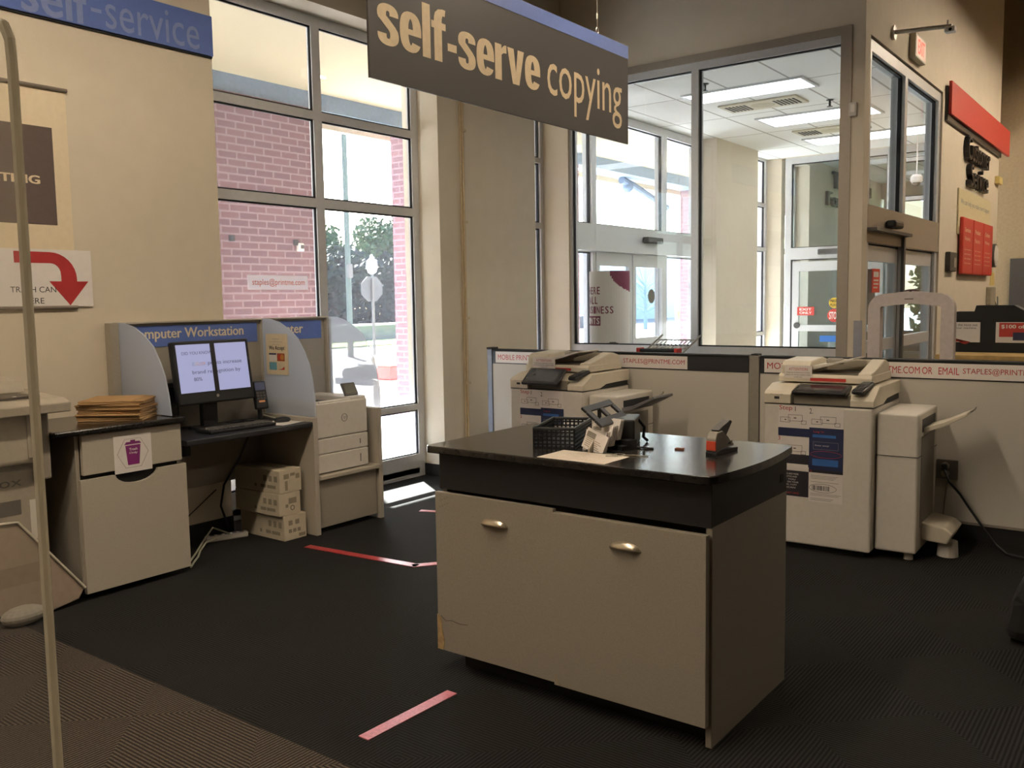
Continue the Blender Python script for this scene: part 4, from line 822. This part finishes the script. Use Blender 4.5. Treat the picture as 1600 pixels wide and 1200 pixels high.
a += [(2.37+.055*math.sin(k/6*math.pi/2), 1.628+.06*math.cos(k/6*math.pi/2)) for k in range(5, -1, -1)] + [(2.186, 1.687)]
b.prism(a[::-1], 'x', -4.849, -4.848); b.build('arrow', mat('arrow_red', 'a82a2c', .6), t)
text('lettering', 'TRASH CAN', INK, t, (-4.8485, 2.158, 1.533), YP, ZP, w=.235, h=.03); text('lettering', 'HERE', INK, t, (-4.8485, 2.22, 1.474), YP, ZP, w=.107, h=.03)
# taped to the window glass
t = thing('window_notice', 'white paper strip with a red email address taped to the tall window', 'paper sign', (-5.1, 4.06, 1.6))
MB().box(-5.102, -5.1, 3.815, 4.335, 1.553, 1.652).build('paper', THINP, t); text('lettering', 'staples@printme.com', mat('print_orange', 'd5603f', .6), t, (-5.1, 3.85, 1.573), YP, ZP, w=.455, h=.055)
# conduit on the pillar
t = thing('wall_conduit', 'thin painted conduit running up the beige pillar', 'pipe', (-4.85, 5.815, 0)); CONP = mat('conduit_paint', 'cdb894', .6)
MB().cyl((-4.848, 5.813, .1), (-4.848, 5.813, 6), .011, seg=10).build('pipe', CONP, t); MB().cyl((-4.85, 5.785, .1), (-4.85, 5.785, 6), .007, seg=8).build('pipe', CONP, t)
b = MB()
for z in (.75, 1.3, 2.1, 2.85): b.box(-4.862, -4.838, 5.79, 5.85, z, z+.018)
b.build('clamp', CONP, t)
# ================================================================ hanging sign
t = thing('hanging_sign', 'dark hanging sign reading self-serve copying with a blue top stripe', 'sign', (-2.86, 3.92, 2.72))
MB().box(-2.866, -2.854, 2.81, 5.045, 2.417, 3.012, .001).build('board', SIGND, t)
MB().box(-2.868, -2.852, 2.809, 5.046, 2.937, 3.014).build('blue_stripe', BLUE, t)
def heavy(body, m, parent, X, y0, z0, w, xh):
    """heavy condensed lettering drawn with a broad elliptical pen; x-height xh, total width w, on a board facing +X"""
    pa, pb = .125, .085; b = MB()
    def sup(cx, cy, rx, ry, a0, a1, n=26, k=.8):
        o = []
        for i in range(n+1):
            t = R(a0+(a1-a0)*i/n); c, s_ = math.cos(t), math.sin(t)
            o.append((cx+rx*math.copysign(abs(c)**k, c), cy+ry*math.copysign(abs(s_)**k, s_)))
        return o
    G = {'l': (.25, [], [[(0, 0), (.25, 0), (.25, 1.36), (0, 1.36)]]), '-': (.34, [], [[(.02, .34), (.32, .34), (.32, .54), (.02, .54)]]),
         'v': (.66, [], [[(0, 1), (.2, 0), (.46, 0), (.33, .36), (.25, 1)], [(.66, 1), (.41, 1), (.33, .36), (.2, 0), (.46, 0)]]),
         'r': (.44, [], [[(0, 0), (.25, 0), (.25, 1), (0, 1)], [(.2, .55), (.25, .72), (.33, .78), (.44, .79), (.44, 1.01), (.36, 1.0), (.28, .93), (.2, .8)]]),
         'f': (.46, [[(.21, 0), (.21, 1.0), (.215, 1.1), (.24, 1.19), (.3, 1.255), (.38, 1.27), (.45, 1.265)]], [[(0, .82), (.46, .82), (.46, 1.0), (0, 1.0)]]),
         'e': (.64, [sup(.32, .5, .195, .415, 0, 325)], [[(.1, .43), (.5, .43), (.5, .57), (.1, .57)], [(.39, .43), (.64, .43), (.64, .57), (.39, .57)]]),
         's': (.6, [sup(.3, .745, .175, .17, -5, 200) + [(.2, .62), (.3, .53), (.4, .44), (.46, .36)] + sup(.3, .255, .175, .17, 15, -185)], [])}
    tot = sum(G[c][0]+.035 for c in body)-.035; sx = w/tot; x = 0; lay = 0
    for c in body:
        gw, strokes, polys = G[c]
        for path in strokes:
            L, Rr = [], []
            for i, p in enumerate(path):
                q0, q1 = path[max(i-1, 0)], path[min(i+1, len(path)-1)]; nx, ny = -(q1[1]-q0[1]), q1[0]-q0[0]; d = math.hypot(nx, ny) or 1; nx /= d; ny /= d
                h = math.sqrt((pa*nx)**2+(pb*ny)**2); ox, oy = pa*pa*nx/h, pb*pb*ny/h; L.append((p[0]+ox, p[1]+oy)); Rr.append((p[0]-ox, p[1]-oy))
            for i in range(len(path)-1):
                lay += 1; e = .0008+.00001*(lay % 40); b.face(*[(X+e, y0+(x+u)*sx, z0+v*xh) for u, v in (L[i], Rr[i], Rr[i+1], L[i+1])])
        for pl in polys:
            lay += 1; e = .0008+.00001*(lay % 40); b.face(*[(X+e, y0+(x+u)*sx, z0+v*xh) for u, v in pl])
        x += gw+.035
    return b.build('lettering', m, parent)
heavy('self-serve', TAN, t, -2.854, 2.862, 2.573, 1.225, .178)
text('lettering', 'copying', TAN, t, (-2.854, 4.155, 2.495), YP, ZP, w=.81, h=.318)
for y in (3.0, 4.69): MB().cyl((-2.86, y, 3.05), (-2.86, y, 6), .0025, seg=6).build('hanger_wire', STEEL, t)
for y in (3.0, 4.69): MB().tube([(-2.86+.0*k, y+.012*math.sin(k/10*6.283), 3.03+.02*math.cos(k/10*6.283)) for k in range(11)], .003, 6).build('hook', STEEL, t); MB().cyl((-2.86, y, 3.1), (-2.86, y, 3.13), .006, seg=8).build('wire_clip', STEEL, t)
# ================================================================ things in the vestibule
t = thing('round_display', 'white cylinder display with purple lettering and a maroon corner in the vestibule', 'display', (-4.62, 7.78, 0))
b = MB(); b.lathe([(.2, 0), (.2, 1.725)], (0, 0, 0), 48); b.build('cylinder', WHITEP, t, True, smooth=False)
def wrap(name, a0, a1, z0, z1, m, shape=None):
    b = MB(); n = 20; k = 16
    for i in range(n):
        for j in range(k):
            u, v = (i+.5)/n, (j+.5)/k
            if shape and not shape(u, v): continue
            P = lambda u, v: (.2012*math.sin(R(a0+(a1-a0)*u)), -.2012*math.cos(R(a0+(a1-a0)*u)), z0+(z1-z0)*v)
            b.face(P(i/n, j/k), P((i+1)/n, j/k), P((i+1)/n, (j+1)/k), P(i/n, (j+1)/k))
    b.build(name, m, t, True)
wrap('maroon_corner', 32, 120, 1.52, 1.725, MAROON, lambda u, v: (1-u)**2+(1-v)**2 < 1.0 or u > .98)
wrap('pictured_head', 8, 70, .90, 1.03, mat('hair_print', '4a4442', .7), lambda u, v: (u-.5)**2*4+(v*.55)**2*3 < .95)
wrap('pictured_face', 14, 62, .86, .95, mat('face_print', 'd9b7a0', .7), lambda u, v: (u-.5)**2*4+(1-v)**2 < .9)
def wraptext(body, a_end, z, h, m, aw):
    n = len(body)
    for i, ch in enumerate(body):
        if ch == ' ': continue
        a = R(a_end-(n-1-i)*aw); c = Vector((.2016*math.sin(a), -.2016*math.cos(a), z)); text('lettering', ch, m, t, c, (math.cos(a), math.sin(a), 0), ZP, h=h, w=R(aw)*.2*.78, align='C', local=True, bold=.03)
for body, ae, z, m in (('WHERE', -2, 1.535, MAROON), ('SMALL', -10, 1.44, MAROON), ('BUSINESS', 36, 1.345, MAROON), ('GET', -50, 1.13, MAROON)): wraptext(body, ae, z, .07, m, 13)
wrap('maroon_block', -80, 4, 1.19, 1.285, MAROON); wraptext('PRINTS', -4, 1.237, .06, WHITEP, 13)
t = thing('shopping_cart', 'shopping cart with red handle ends parked behind the partition by the inner glass', 'cart', (-3.31, 6.6, 0)); b = MB(); X0, X1 = -3.50, -3.16; DY, DZ = -1.66, .07
def wire(p, q, r=.004): b.cyl((p[0], p[1]+DY, p[2]+(DZ if p[2] > .5 else 0)), (q[0], q[1]+DY, q[2]+(DZ if q[2] > .5 else 0)), r, seg=5)
for k in range(9):
    x = X0+.03+(X1-X0-.06)*k/8; wire((x, 8.02, .92), (x, 8.32, 1.04)); wire((x, 8.02, .92), (x, 8.04, .45)); wire((x, 8.04, .45), (x, 8.75, .42)); wire((x, 8.75, .42), (x, 8.8, .9))
for z, y in ((.92, 8.02), (.98, 8.17), (1.04, 8.32)): wire((X0, y, z), (X1, y, z), .006)
for x in (X0, X1):
    for k in range(12): yy = 8.02+.78*k/11; wire((x, yy, .9), (x, yy, .43))
    wire((x, 8.02, .92), (x, 8.8, .9), .007); wire((x, 8.04, .44), (x, 8.8, .42), .007); wire((x, 8.05, .06), (x, 8.05, .44), .012); wire((x, 8.05, .12), (x, 8.8, .12), .012); wire((x, 8.78, .12), (x, 8.78, .42), .012)
    wire((x, 8.02, .92), (x+.06, 8.3, 1.08), .008)
b.build('basket', STEEL, t)
b = MB(); b.box(X0-.012, X0+.02, 7.98+DY, 8.06+DY, .97, 1.06, .006); b.build('handle_end', RED, t); b = MB(); b.box(X1-.02, X1+.012, 7.98+DY, 8.06+DY, .97, 1.06, .006); b.build('handle_end', RED, t)
MB().cyl((X0, 8.0+DY, 1.04), (X1, 8.0+DY, 1.04), .014).build('handle', BLKP, t)
b = MB()
for x in (X0, X1):
    for y in (8.05, 8.75): b.cyl((x-.012, y+DY, .055), (x+.012, y+DY, .055), .05)
b.build('wheel', RUBBER, t)
def decal(name, body, m, x, z, w, h, label, y=YE-.048, round_=False, lines=(), tm=WHITEP, cat='decal'):
    t = thing(name, label, cat, (x, y, z)); b = MB()
    if round_: b.cyl((x, y, z), (x, y-.002, z), w/2, seg=28)
    else: b.box(x-w/2, x+w/2, y-.002, y, z-h/2, z+h/2)
    b.build('sticker', m, t)
    for i, s in enumerate(lines): text('lettering', s, tm, t, (x, y-.003, z+h*(.5-(i+.5)/max(1, len(lines)))*.8), XP, ZP, w=w*.72, h=h*.34/max(1, len(lines))*1.6, align='C', bold=.03)
decal('exit_sticker', '', RED, -4.46, 1.23, .25, .125, 'red sticker reading EXIT ONLY on the far glass door', lines=('EXIT', 'ONLY'))
decal('yellow_sticker', '', mat('decal_yellow', 'dbb53a', .5), -4.05, 1.345, .15, .15, 'round yellow decal on the far glass door', round_=True, lines=('MASK', 'PLEASE'), tm=INK)
decal('red_sticker', '', RED, -4.05, 1.165, .19, .19, 'round red decal under the yellow one on the far glass door', round_=True, lines=('STOP',))
decal('blue_sticker', '', MIDB, -4.12, .83, .26, .09, 'blue decal low on the far glass door')
t = thing('thank_you_letters', 'dark wall lettering thanking for shopping beyond the exit door', 'lettering', (XF, 16.8, 3.1))
text('lettering', 'Thank You', DGREY, t, (XF, 15.45, 3.25), YP, ZP, w=2.2, h=.27, ext=.03, bold=.02); text('lettering', 'For Shopping', DGREY, t, (XF, 15.14, 2.87), YP, ZP, w=2.9, h=.3, ext=.03, bold=.02)
t = thing('oval_decal', 'dark oval decal on the glass of the entrance door', 'decal', (-5.09, 9.52, 1.475)); b = MB(); b.prism([(9.525+.085*math.cos(k/20*6.283), 1.475+.085*math.sin(k/20*6.283)) for k in range(20)], 'x', -5.085, -5.083); b.build('sticker', mat('oval_olive', '6d6a5c', .6), t)
t = thing('door_notice', 'orange-red notice on the glass of the inner sliding door', 'sign', (XC-.07, 7.97, 1.57)); MB().box(XC-.066, XC-.064, 7.86, 8.09, 1.47, 1.67).build('sheet', mat('notice_orange', 'd8482e', .5), t)
b = MB(); b.box(XC-.064, XC-.063, 7.90, 8.05, 1.60, 1.645); b.build('white_block', WHITEP, t)
for z in (1.565, 1.535, 1.505): MB().box(XC-.064, XC-.063, 7.90, 8.05-.03*(z < 1.52), z, z+.014).build('printed_line', WHITEP, t)
t = thing('pendant_camera', 'white dome camera hanging on a rod in the vestibule behind the upper glass', 'camera', (-2.85, 12.5, 3.47)); MB().cyl((-2.85, 12.5, 2.99), (-2.85, 12.5, 3.47), .008, seg=8).build('rod', WHITEP, t)
b = MB(); b.lathe([(.05, .1), (.075, .07), (.075, .02), (.06, .0)], (-2.85, 12.5, 2.88)); b.build('housing', WHITEP, t); b = MB(); b.ball((-2.85, 12.5, 2.88), (.05, .05, .045)); b.build('dome', DGREY, t)
# ================================================================ service wall
t = thing('exit_sign', 'small lit exit sign on the wall above the inner door', 'exit sign', (XC, 8.83, 3.64))
MB().box(XC, XC+.055, 8.63, 9.02, 3.53, 3.74, .006).build('case', OFFW2, t); MB().box(XC+.055, XC+.057, 8.655, 8.995, 3.55, 3.72).build('face', emit('exit_face', 'f0c0a0', .75), t)
text('lettering', 'EXIT', emit('exit_red', 'f04020', .9), t, (XC+.0575, 8.70, 3.575), YP, ZP, w=.25, h=.12, bold=.03)
t = thing('camera_arm', 'steel wall arm holding a small white camera above the exit sign', 'camera', (XC, 8.08, 3.62))
b = MB(); b.cyl((XC, 8.08, 3.62), (XC+.02, 8.08, 3.62), .06, seg=20); b.build('wall_flange', STEEL, t); MB().cyl((XC+.02, 8.08, 3.62), (XC+.45, 8.08, 3.59), .017).build('arm', STEEL, t)
b = MB(); b.box(XC+.40, XC+.48, 8.04, 8.12, 3.54, 3.585, .01); b.cyl((XC+.42, 8.08, 3.585), (XC+.42, 8.08, 3.64), .008, seg=8); b.build('camera_head', WHITEP, t); MB().cyl((XC+.44, 8.05, 3.56), (XC+.45, 8.035, 3.555), .012).build('lens', BLKP, t)
t = thing('alarm_sensor', 'small white alarm box high on the vestibule column', 'alarm', (-2.135, YB, 2.88)); MB().box(-2.165, -2.105, YB-.04, YB, 2.83, 2.935, .006).build('case', mat('sensor_grey', 'c2bbb0', .5), t); MB().box(-2.15, -2.12, YB-.043, YB-.04, 2.86, 2.92, .001).build('cover', OFFW, t)
t = thing('column_guard', 'grey metal corner guard low on the vestibule column', 'guard', (-2.065, YB, .62)); MB().box(-2.105, -2.04, YB-.008, YB, .1, 1.25).build('plate', mat('guard_grey', 'a8a8b2', .35, .6), t)
t = thing('red_fascia', 'long red sign board on the wall beside the inner door', 'sign', (XC, 12.0, 3.4)); MB().box(XC+.03, XC+.06, 10.15, 13.85, 3.27, 3.60, .003).build('board', RED, t); MB().box(XC, XC+.03, 10.12, 13.4, 3.21, 3.55).build('mounting', BLKP, t)
t = thing('service_letters', 'black raised letters reading Customer Service on the beige wall', 'lettering', (XC, 11.8, 2.95))
text('lettering', 'Customer', BLKP, t, (XC, 11.10, 2.935), YP, ZP, w=1.36, h=.26, ext=.03, bold=.018); text('lettering', 'Service', BLKP, t, (XC, 11.28, 2.655), YP, ZP, w=1.11, h=.25, ext=.03, bold=.018)
t = thing('service_board', 'cream wall board with three red panels under the raised letters', 'sign', (XC+.02, 11.9, 2.2)); MB().box(XC, XC+.02, 10.86, 12.82, 2.1, 2.6, .008).build('board', mat('board_cream', 'd6c9a0', .6), t)
text('lettering', 'We can help you make more happen', GREYP, t, (XC+.02, 10.95, 2.42), YP, ZP, w=1.75, h=.075, bold=.02)
for y0, y1, s in ((10.93, 11.5, ('Services', 'Shipping')), (11.53, 12.13, ('Product', 'Returns')), (12.16, 12.78, ('Orders', 'Pickup'))):
    o = MB().box(XC+.02, XC+.06, y0, y1, 1.665, 2.29, .012).build('red_panel', RED, t)
    text('lettering', s[0], CREAMP, o, (XC+.06, y0+.09, 2.13), YP, ZP, w=.32, h=.05, bold=.02); text('lettering', s[1], CREAMP, o, (XC+.06, y0+.09, 2.03), YP, ZP, w=.3, h=.05)
    for k in range(4): text('lettering', 'ask an associate', CREAMP, o, (XC+.06, y0+.09, 1.78+.05*k), YP, ZP, w=.36, h=.018)
t = thing('door_control_box', 'dark control box on the wall beside the red panels', 'control box', (XC, 10.5, 1.79)); MB().box(XC, XC+.05, 10.34, 10.68, 1.685, 1.89, .01).build('case', mat('control_dark', '3b3a36', .5), t); MB().box(XC+.05, XC+.053, 10.52, 10.66, 1.73, 1.83).build('window', GREYP, t)
t = thing('wall_clock', 'round pale wall clock beyond the red panels', 'clock', (XC, 13.12, 1.93))
MB().cyl((XC, 13.12, 1.93), (XC+.05, 13.12, 1.93), .15, seg=32).build('rim', DGREY, t); MB().cyl((XC+.04, 13.12, 1.93), (XC+.055, 13.12, 1.93), .13, seg=32).build('face', OFFW, t)
t = thing('yellow_note', 'small yellowed note on the wall edge above the clock', 'note', (XC, 13.35, 2.9)); MB().box(XC, XC+.05, 13.18, 13.45, 2.86, 2.95).build('holder', YELL, t)
t = thing('pale_note', 'yellowed paper hanging under the wall clock', 'note', (XC, 13.2, 1.6)); MB().box(XC, XC+.006, 13.05, 13.35, 1.55, 1.72).build('paper', YELL, t)
t = thing('wall_phone', 'grey wall phone box by the dark service counter', 'phone', (XC, 12.95, 1.4)); MB().box(XC, XC+.06, 12.8, 13.15, 1.3, 1.53, .01).build('case', mat('phone_grey', '9d9482', .5), t)
b = MB(); b.tube([(XC+.05, 13.1, 1.36), (XC+.08, 13.2, 1.25), (XC+.06, 13.28, 1.4)], .008, 6); b.build('cord', BLKP, t)
# security gate
t = thing('security_gate', 'white security gate frame with rounded top behind the partition', 'security gate', (-1.586, 6.9, 0))
b = MB()
def arch(x0, x1, z1, r, crown, n=8):
    pts = [(x0, 0)] + [(x0+r-r*math.cos(k/n*math.pi/2), z1-r+r*math.sin(k/n*math.pi/2)) for k in range(n+1)]
    pts += [((x0+x1)/2, z1+crown)]
    pts += [(x1-r+r*math.sin(k/n*math.pi/2), z1-r+r*math.cos(k/n*math.pi/2)) for k in range(n+1)] + [(x1, 0)]
    return pts
o = arch(-1.876, -1.296, 1.455, .11, .02); i = arch(-1.79, -1.382, 1.365, .012, .02)
vo = [[b.bm.verts.new((p[0], y, p[1])) for p in o] for y in (6.86, 6.94)]; vi = [[b.bm.verts.new((p[0], y, p[1])) for p in i] for y in (6.86, 6.94)]
n = len(o)
for k in range(n-1):
    b.bm.faces.new((vo[0][k], vo[0][k+1], vi[0][k+1], vi[0][k])); b.bm.faces.new((vo[1][k], vi[1][k], vi[1][k+1], vo[1][k+1]))
    b.bm.faces.new((vo[0][k], vo[1][k], vo[1][k+1], vo[0][k+1])); b.bm.faces.new((vi[0][k], vi[0][k+1], vi[1][k+1], vi[1][k]))
for k in (0, n-1): b.bm.faces.new((vo[0][k], vi[0][k], vi[1][k], vo[1][k]))
b.build('frame', mat('gate_white', 'c3b8b4', .45), t)
MB().box(-1.9, -1.27, 6.82, 6.98, 0, .06, .01).build('base', GREYP, t)
b = MB(); b.ball((-1.586, 6.9, 1.472), (.055, .042, .016)); b.build('lamp_cap', mat('cap_maroon', '3d2320', .4), t); MB().box(-1.625, -1.565, 6.858, 6.86, 1.414, 1.42).build('mark', DGREY, t)
# counters beyond the partition
t = thing('service_kiosk', 'black service counter screen with raised top behind the partition', 'counter', (-.9, 9.1, 0))
MB().box(-1.69, .6, 9.0, 9.2, .86, 1.285).build('black_screen', RUBBER, t); b = MB(); b.prism([(-1.535, 1.285), (-1.52, 1.34), (-1.22, 1.34), (-1.13, 1.285)], 'y', 9.0, 9.2); b.build('raised_top', RUBBER, t)
MB().box(-1.69, .6, 9.02, 9.18, 0, .86).build('base', WOOD, t)
def kposter(x0, x1, z0, z1, label, f):
    t = thing('counter_poster', label, 'poster', ((x0+x1)/2, 9.0, z0)); MB().box(x0, x1, 8.994, 9.0, z0, z1).build('sheet', WHITEP, t); f(t)
def f1(t):
    text('lettering', 'Get the most out', INK, t, (-1.72+.0, 8.993, 1.155), XP, ZP, w=.215, h=.022); text('lettering', 'of your machine.', INK, t, (-1.72, 8.993, 1.125), XP, ZP, w=.21, h=.022)
    b = MB(); b.prism([(-1.745, 1.012)] + [(-1.745+.17*k/8, 1.02+.03*math.sin(1+k*.55)) for k in range(9)][:8] + [(-1.56, 1.012)], 'y', 8.992, 8.994); b.build('red_wave', RED, t)
kposter(-1.745, -1.482, 1.008, 1.19, 'white poster with a red wave on the black counter screen', f1)
def f2(t):
    MB().box(-1.33, -1.06, 8.992, 8.994, 1.06, 1.185).build('red_block', RED, t); text('lettering', '$100 off', WHITEP, t, (-1.315, 8.9915, 1.13), XP, ZP, w=.2, h=.038, bold=.03)
    MB().box(-1.22, -1.09, 8.990, 8.992, 1.03, 1.10).build('laptop_picture', mat('poster_laptop', '27234a', .5), t)
kposter(-1.357, -1.03, 1.008, 1.19, 'white and red poster reading $100 off on the black counter screen', f2)
t = thing('wood_counter', 'orange wood counter in front of the black counter screen', 'counter', (-.9, 8.7, 0)); MB().box(-1.72, .6, 8.55, 8.95, .0, .88).build('body', WOOD, t); MB().box(-1.75, .6, 8.5, 8.98, .88, .92, .004).build('top', mat('counter_cream', 'c9a86a', .5, var=.2, vs=10), t)
struct(MB().box(-2.03, -1.3, 14.46, 14.5, 0, 1.93).build('door_4', mat('door_dark', '4d4741', .6)))
# ================================================================ tapes on the carpet
def tape(x0, y0, x1, y1, w, m, label):
    d = Vector((x1-x0, y1-y0, 0)).normalized(); p = Vector((-d.y, d.x, 0))*w/2; a, c = Vector((x0, y0, 0)), Vector((x1, y1, 0)); b = MB()
    v = [(q.x, q.y) for q in (a-p, c-p, c+p, a+p)]; b.prism(v, 'z', .0, .003); tag(b.build('floor_tape', m), label, 'tape', 'floor tapes')
tape(-4.165, 3.46, -3.335, 3.535, .055, TAPER, 'long red tape strip on the carpet in front of the cartons')
tape(-3.36, 3.52, -2.6, 4.5, .05, TAPEP, 'pink tape strip running behind the island from the long red strip')
tape(-2.14, 1.985, -2.128, 2.425, .048, TAPEP, 'short pink tape strip on the carpet in front of the island')
tape(-4.22, 4.515, -3.6, 4.75, .045, TAPEP, 'pale tape strip on the carpet by the tall window')
# ================================================================ the big copier behind the clear shield
t = thing('wide_copier', 'grey floor-standing copier behind the clear shield, cut by the frame', 'copier', (-4.5, 1.5, 0)); CG = mat('copier_grey', '9a9184', .55); CG2 = mat('copier_grey_light', 'aaa192', .55)
b = MB(); b.box(-4.80, -4.33, .9, 1.99, .06, .70, .015); b.build('lower_body', CG, t)
b = MB(); b.box(-4.80, -4.25, .9, 1.975, .735, 1.0, .02, 3); b.build('upper_body', CG2, t)
b = MB()
for y in (1.2, 1.38, 1.56, 1.74, 1.92): b.box(-4.252, -4.243, y, y+.05, .76, .97, .004)
b.build('front_rib', CG, t)
MB().box(-4.80, -4.30, 1.975, 2.05, .64, .96, .01).build('side_column', CG, t)
b = MB(); b.prism([(-4.80, .99), (-4.18, .965), (-4.175, 1.01), (-4.24, 1.03), (-4.8, 1.06)], 'y', .9, 2.10, .006); b.build('top_ledge', CG2, t)
MB().box(-4.52, -4.27, 1.0, 2.0, 1.035, 1.045).build('glass_strip', mat('copier_dark', '38302d', .4), t)
b = MB(); b.prism([(-4.8, 1.05), (-4.5, 1.045), (-4.52, 1.10), (-4.8, 1.12)], 'y', .9, 2.04, .006); b.build('lid', CG2, t)
b = MB()
for y in (1.90, 1.975): b.ball((-4.3, y, 1.04), (.014, .014, .008), 10, 6)
b.build('button', WHITEP, t)
text('lettering', 'xerox', DGREY, t, (-4.329, 1.68, .625), YP, ZP, w=.24, h=.03); MB().box(-4.331, -4.328, 1.65, 1.91, .49, .56).build('handle_slot', DGREY, t); MB().box(-4.331, -4.328, 1.95, 1.985, .36, .55).build('side_label', OFFW, t)
b = MB(); b.prism([(1.5, .03), (1.773, .055), (1.95, .0), (2.129, .03), (2.157, .075), (1.9, .44), (1.861, .468), (1.80, .47), (1.5, .47)], 'x', -4.31, -4.275, .006); b.build('tilted_tray', mat('tray_tan', 'a09080', .5), t)
b = MB(); b.tube([(-4.27, 1.5, .472), (-4.27, 1.80, .474), (-4.27, 1.865, .468), (-4.27, 2.16, .08)], .006, 6); b.build('tray_rim', OFFW2, t)
b = MB(); b.ball((-4.22, 1.84, .045), (.06, .1, .045), 16, 10); b.build('foot', GREYP, t); b = MB(); b.cyl((-4.35, 2.135, .08), (-4.32, 2.135, .08), .025); b.build('caster', BLKP, t)
b = MB(); b.box(-4.78, -4.35, .95, 1.95, 0, .07); b.build('base', RUBBER, t)
# clear shield and the till counter it stands on
t = thing('clear_shield', 'tall clear acrylic counter shield at the frame edge, nearest the camera', 'shield', (-1.4, .43, .853))
pts = [(-1.9, .853), (-.93, .853), (-.93, 1.69)] + [(-.96+.03*math.cos(k/6*math.pi/2), 1.705+.03*math.sin(k/6*math.pi/2)) for k in range(7)] + [(-1.9, 1.735)]
MB().prism(pts, 'y', .424, .436).build('sheet', ACRYL, t)
ep = [(-.93, .43, .854), (-.93, .43, 1.69), (-.932, .43, 1.712), (-.942, .43, 1.728), (-.96, .43, 1.735), (-1.9, .43, 1.735)]
b = MB(); b.tube(ep, .0052, 8); b.build('polished_edge', EDGE, t)
t = thing('till_counter', 'dark counter top under the clear shield, below the frame', 'counter', (-1.4, .2, 0)); MB().box(-2.0, -.9, -.2, .437, .83, .852, .004).build('top', BLACK, t); MB().box(-1.95, -.93, -.15, .4, 0, .83).build('body', LAM, t)
# dark bag at the frame edge
t = thing('black_bag', 'black bag slumped on the carpet at the frame edge', 'bag', (-.28, 4.2, 0))
b = MB(); b.prism([(-.56, .012), (-.528, .195), (-.498, .27), (-.44, .36), (-.3, .4), (-.1, .38), (.0, .2), (.02, .012)], 'y', 4.08, 4.42, .05); b.build('body', RUBBER, t)
b = MB(); b.tube([(-.42, 4.25, .36), (-.38, 4.25, .46), (-.25, 4.25, .5), (-.14, 4.25, .45), (-.1, 4.25, .37)], .014, 8); b.build('strap', BLKP, t)
